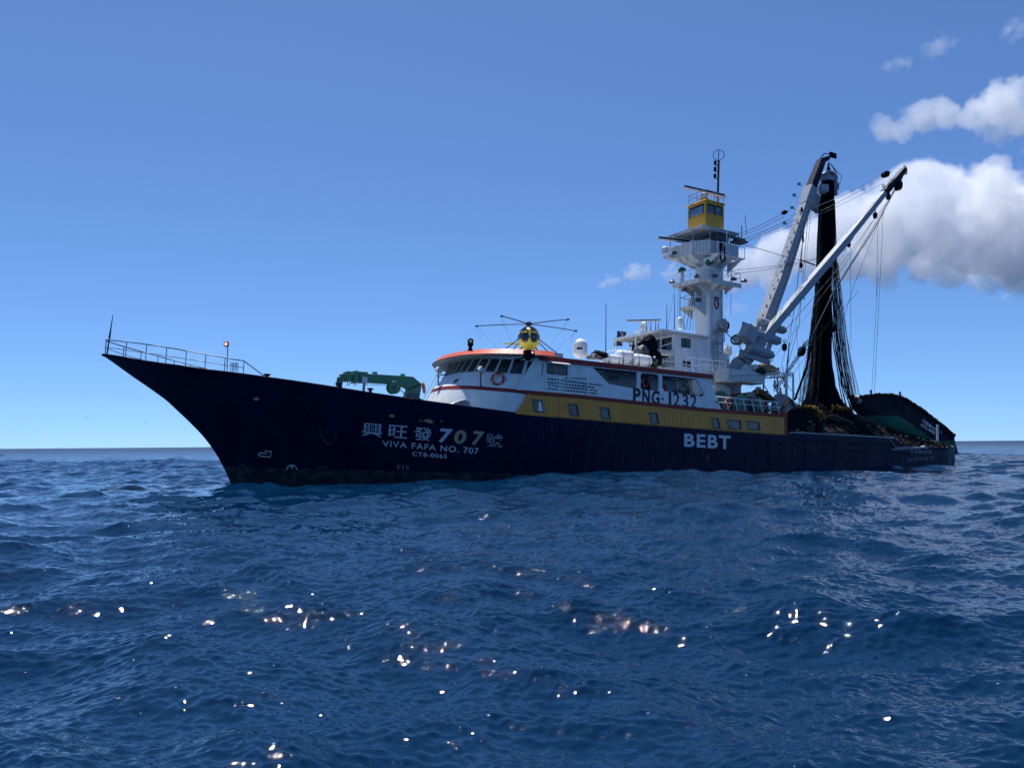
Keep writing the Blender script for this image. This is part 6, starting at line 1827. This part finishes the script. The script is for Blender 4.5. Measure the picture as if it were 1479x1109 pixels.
# flags
t_ = thing('flag', 'dark navy flag with white marks streaming forward from the bridge canopy post', 'flag', P(905, 480, 2.7))
mt, nt, b = new_mat('dark_flag_cloth'); oc = coords(nt)
f_ = ramp(nt, noise(nt, oc, 6.0, 3, 0.6), [(0.56, 0), (0.62, 1)])
lk(nt, mix(nt, f_, (0.012, 0.014, 0.06), (0.5, 0.52, 0.6)), b.inputs['Base Color']); b.inputs['Roughness'].default_value = 0.9
M['flag1'] = mt
mb = MB().mat('flag1'); vs = []
NU, NV = 16, 12
r0 = P(905, 480, 2.7)
tl, tr_, br_, bl_ = P(905, 480, 2.8), P(894, 477, 3.0), P(885.5, 499.5, 3.2), P(898, 501, 3.0)
for i in range(NU + 1):
    for j in range(NV + 1):
        u, v = i / NU, j / NV
        q = (tl * (1 - u) + tr_ * u) * (1 - v) + (bl_ * (1 - u) + br_ * u) * v
        q = q + Vector((.05 * math.sin(v * 9 + u * 4), .12 * math.sin(u * 8 + v * 3), .05 * math.sin(u * 6)))
        vs.append(q - r0)
mb.add(vs, [(i * (NV + 1) + j, (i + 1) * (NV + 1) + j, (i + 1) * (NV + 1) + j + 1, i * (NV + 1) + j + 1) for i in range(NU) for j in range(NV)])
mb.build('flag_cloth', t_, smooth=80)
r0 = P(1045, 354, -2.6)
t_ = thing('flag', 'red flag with blue canton hanging at the mast platform beside the pulley blocks', 'flag', r0)
mb = MB(); NU, NV = 10, 14; vs = []
W_, H_ = .62, .95
for i in range(NU + 1):
    for j in range(NV + 1):
        u, v = i / NU, j / NV
        vs.append(Vector((-W_ * u * (1 - .3 * v) + .05 * math.sin(v * 6), .12 * math.sin(u * 9 + v * 2), .35 - H_ * v + .15 * u)))
for i in range(NU):
    for j in range(NV):
        mb.mat('cloth_navy' if (j < 7) else 'letter_red')
        f = (i * (NV + 1) + j, (i + 1) * (NV + 1) + j, (i + 1) * (NV + 1) + j + 1, i * (NV + 1) + j + 1)
        mb.add([vs[k] for k in f], [(0, 1, 2, 3)])
mb.mat('white').lathe(vs[3 * (NV + 1) + 3] + Vector((0, -.06, 0)), [(.0, 0), (.1, .005), (.1, .01)], 12, (0, -1, 0))
mb.build('flag_cloth', t_)
MB().mat('steel').tube([(.08, 0, .6), (.08, 0, -1.6)], .012, 4).build('halyard', t_)
r0 = P(1044, 370, -2.8)
t_ = thing('rope_loop', 'black hose loop hanging below the red flag at the mast platform', 'rope', r0)
MB().mat('black').tube([(-.3, 0, .9), (-.28, 0, -.2), (-.15, 0, -.5), (.1, 0, -.5), (.25, 0, -.2), (.2, 0, .9)], .07, 8).build('hose', t_, smooth=60)

# ================================================================ PEOPLE
def person(at, label, pose, shirt, trousers, facing=0.0, cap=None):
    """one continuous skinned figure; joints in metres, x across, y forward(-), z up"""
    J = dict(pelvis=(0, 0, .92), belly=(0, 0, 1.08), chest=(0, 0, 1.32), neck=(0, 0, 1.50), head=(0, -.01, 1.60), crown=(0, 0, 1.70))
    for s_, n_ in ((-1, 'l'), (1, 'r')):
        J.update({'sho' + n_: (s_ * .19, 0, 1.43), 'elb' + n_: (s_ * .24, .02, 1.15), 'wri' + n_: (s_ * .25, -.05, .90), 'pal' + n_: (s_ * .25, -.07, .84),
                  'hip' + n_: (s_ * .10, 0, .88), 'kne' + n_: (s_ * .11, -.02, .48), 'ank' + n_: (s_ * .11, .02, .08), 'toe' + n_: (s_ * .12, -.16, .04)})
    J.update(pose)
    rad = dict(pelvis=(.15, .11), belly=(.14, .10), chest=(.17, .11), neck=(.058, .058), head=(.082, .095), crown=(.06, .07), sho=(.068, .068), elb=(.045, .045), wri=(.028, .028), pal=(.035, .022), hip=(.09, .09), kne=(.06, .06), ank=(.042, .042), toe=(.04, .03))
    E_ = [('pelvis', 'belly'), ('belly', 'chest'), ('chest', 'neck'), ('neck', 'head'), ('head', 'crown')]
    for n_ in 'lr': E_ += [('chest', 'sho' + n_), ('sho' + n_, 'elb' + n_), ('elb' + n_, 'wri' + n_), ('wri' + n_, 'pal' + n_), ('pelvis', 'hip' + n_), ('hip' + n_, 'kne' + n_), ('kne' + n_, 'ank' + n_), ('ank' + n_, 'toe' + n_)]
    names = list(J)
    V = [Vector(J[k]) for k in names]; RR = [rad.get(k, rad.get(k[:3])) for k in names]
    ED = [(names.index(a), names.index(b)) for a, b in E_]
    for n_ in 'lr':       # five fingers rooted in the palm
        w, p_ = Vector(J['wri' + n_]), Vector(J['pal' + n_]); d = (p_ - w).normalized(); sd = d.cross(Vector((0, 1, 0)));
        if sd.length < .1: sd = Vector((1, 0, 0))
        sd.normalize()
        for k in range(5):
            off = (-.026, -.009, .009, .025, -.045)[k]; ln = (.062, .075, .070, .055, .05)[k]
            base = p_ + sd * off + d * (.02 if k < 4 else -.01); V.append(base + d * ln * .5 + sd * (off * .4)); V.append(base + d * ln + sd * (off * .6) - Vector((0, .012, 0)))
            RR += [(.009, .009), (.007, .007)]; i0 = names.index('pal' + n_); ED += [(i0, len(V) - 2), (len(V) - 2, len(V) - 1)]
    me = bpy.data.meshes.new('body'); me.from_pydata(V, ED, [])
    o = bpy.data.objects.new('body', me); COL.objects.link(o)
    sk_ = o.modifiers.new('skin', 'SKIN'); sk_.use_smooth_shade = True
    for v_, r_ in zip(me.skin_vertices[0].data, RR): v_.radius = r_
    me.skin_vertices[0].data[0].use_root = True
    ss_ = o.modifiers.new('sub', 'SUBSURF'); ss_.levels = 1; ss_.render_levels = 1
    dg = bpy.context.evaluated_depsgraph_get(); dg.update()
    m2 = bpy.data.meshes.new_from_object(o.evaluated_get(dg))
    bpy.data.objects.remove(o)
    for k in ('skin', shirt, trousers, 'hair'): m2.materials.append(M[k])
    wl, wr, nk, pv = Vector(J['wril']), Vector(J['wrir']), Vector(J['neck']).z, Vector(J['pelvis']).z
    for p_ in m2.polygons:
        c = p_.center
        if min((c - wl).length, (c - wr).length) < .12 or c.z > nk + .02 and abs(c.x) < .14: p_.material_index = 0
        elif c.z > pv + .04: p_.material_index = 1
        elif c.z < .10: p_.material_index = 3
        else: p_.material_index = 2
        p_.use_smooth = True
    t_ = thing('person', label, 'person', at, rot=(0, 0, facing))
    o = bpy.data.objects.new('body', m2); COL.objects.link(o); o.parent = t_
    hd = Vector(J['head'])
    mb = MB().mat(cap or 'hair'); mb.ball(hd + Vector((0, .015, .055)), .105, 8, (.88, 1, .8))
    if cap: mb.box(hd + Vector((-.07, -.17, .05)), hd + Vector((.07, -.07, .07)))
    mb.build('cap' if cap else 'hair', t_, smooth=80)
    mb = MB().mat('skin').ball(hd + Vector((0, -.10, -.01)), .018, 5, (.8, 1.2, 1.4)); mb.mat('hair')
    for s_ in (-1, 1): mb.ball(hd + Vector((s_ * .03, -.088, .02)), .009, 4)
    mb.mat('letter_red').ball(hd + Vector((0, -.088, -.045)), .014, 4, (1.6, .6, .4)); mb.mat('skin')
    for s_ in (-1, 1): mb.ball(hd + Vector((s_ * .085, 0, .0)), .02, 4, (.5, 1, 1.5))
    mb.build('face', t_, smooth=80)
    return t_
pm = P(915, 495.5, 1.2)
pose = dict(elbl=(-.36, -.05, 1.36), wril=(-.34, -.08, 1.62), pall=(-.31, -.09, 1.69), elbr=(.36, -.05, 1.36), wrir=(.33, -.08, 1.62), palr=(.30, -.09, 1.69))
fc_ = math.atan2((_o - pm).x, -(_o - pm).y)
person((pm.x, pm.y, pm.z - 1.62), 'person in navy top with both arms raised under the bridge canopy', pose, 'cloth_navy', 'cloth_navy', fc_)
z_ = pm.z - 1.62
mb = MB().mat('white2').box((30.1, -.2, z_ - .08), (33.68, 2.9, z_)); 
for x, y in ((30.2, -.1), (33.5, -.1), (30.2, 2.8), (33.5, 2.8)): mb.box((x - .05, y - .05, 9.42), (x + .05, y + .05, z_ - .08))
mb.build('bridge_wing', ship)
pg = P(946, 519, -4.3)
pose = dict(pelvis=(0, .18, .45), belly=(0, .12, .62), chest=(0, .02, .86), neck=(0, -.05, 1.03), head=(0, -.08, 1.13), crown=(0, -.07, 1.22), shol=(-.19, 0, .96), shor=(.19, 0, .96), elbl=(-.26, -.15, .74), elbr=(.26, -.15, .74), wril=(-.16, -.36, .66), wrir=(.16, -.36, .66), pall=(-.14, -.42, .65), palr=(.14, -.42, .65),
            hipl=(-.1, .14, .43), hipr=(.1, .14, .43), knel=(-.16, -.25, .52), kner=(.16, -.25, .52), ankl=(-.14, -.1, .08), ankr=(.14, -.1, .08), toel=(-.15, -.27, .04), toer=(.15, -.27, .04))
person((pg.x, pg.y, 9.42), 'crouching person in green with a white cap beside the dark bundles under the bridge', pose, 'cloth_green', 'cloth_navy', fc_ - .5, 'white')

# small fittings on the visor
q = P(673.5, 506, -4.5)
mb = MB().mat('black').lathe((q.x + .3, q.y, 9.5), [(.2, 0), (.14, .12), (.12, .3), (.2, .36), (.2, .75), (.1, .85)], 12); mb.mat('cream').ball((q.x + .22, q.y - .18, 10.08), .11, 6)
mb.build('search_lamp', ship, smooth=50)

# ================================================================ FAR THINGS
d = ray(-6, 659); k = -CC.z / d.z; bp_ = CC + d * k
t_ = bpy.data.objects.new('small_boat', None); COL.objects.link(t_); t_.location = (bp_.x, bp_.y, 0.05); t_.rotation_euler = (0, 0, .1)
tag(t_, 'low white open boat far off at the left edge of the sea', 'boat')
mb = MB().mat('white'); rs = []
for x, w, z in ((-2.6, .5, .4), (-1.5, .85, .38), (0, .95, .38), (1.4, .8, .45), (2.3, .35, .55), (2.7, .04, .6)):
    rs.append([(x, -w, z), (x, -w * .8, 0), (x, 0, -.2), (x, w * .8, 0), (x, w, z), (x, w * .9, z), (x, 0, z - .25), (x, -w * .9, z)])
mb.rings(rs).build('boat_hull', t_, smooth=30)
MB().mat('dgrey').box((-2.9, -.2, -.1), (-2.6, .2, .7)).build('outboard_engine', t_)
MB().mat('grey').box((-.8, -.8, .2), (-.5, .8, .28)).build('thwart', t_)
for (px, py, dd, lab) in ((125, 602.7, 150, 'tiny dark seabird flying low over the left horizon, the left one'), (210, 610, 150, 'tiny dark seabird flying low over the left horizon, nearer the bow')):
    c = CC + ray(px, py) * dd
    t_ = bpy.data.objects.new('seabird', None); COL.objects.link(t_); t_.location = c; t_.rotation_euler = (0, .15, .6)
    tag(t_, lab, 'bird', 'seabirds over the horizon')
    mb = MB().mat('dgrey').lathe((0, -.2, 0), [(.01, 0), (.05, .06), (.07, .2), (.04, .36), (.01, .46)], 10, (0, 1, 0))
    for s_ in (-1, 1): mb.add([(0, -.02, .03), (s_ * .22, -.06, .12), (s_ * .46, .06, .04), (s_ * .22, .07, .10), (0, .12, .03)], [(0, 1, 2, 3, 4)])
    mb.build('bird_body', t_, smooth=40)
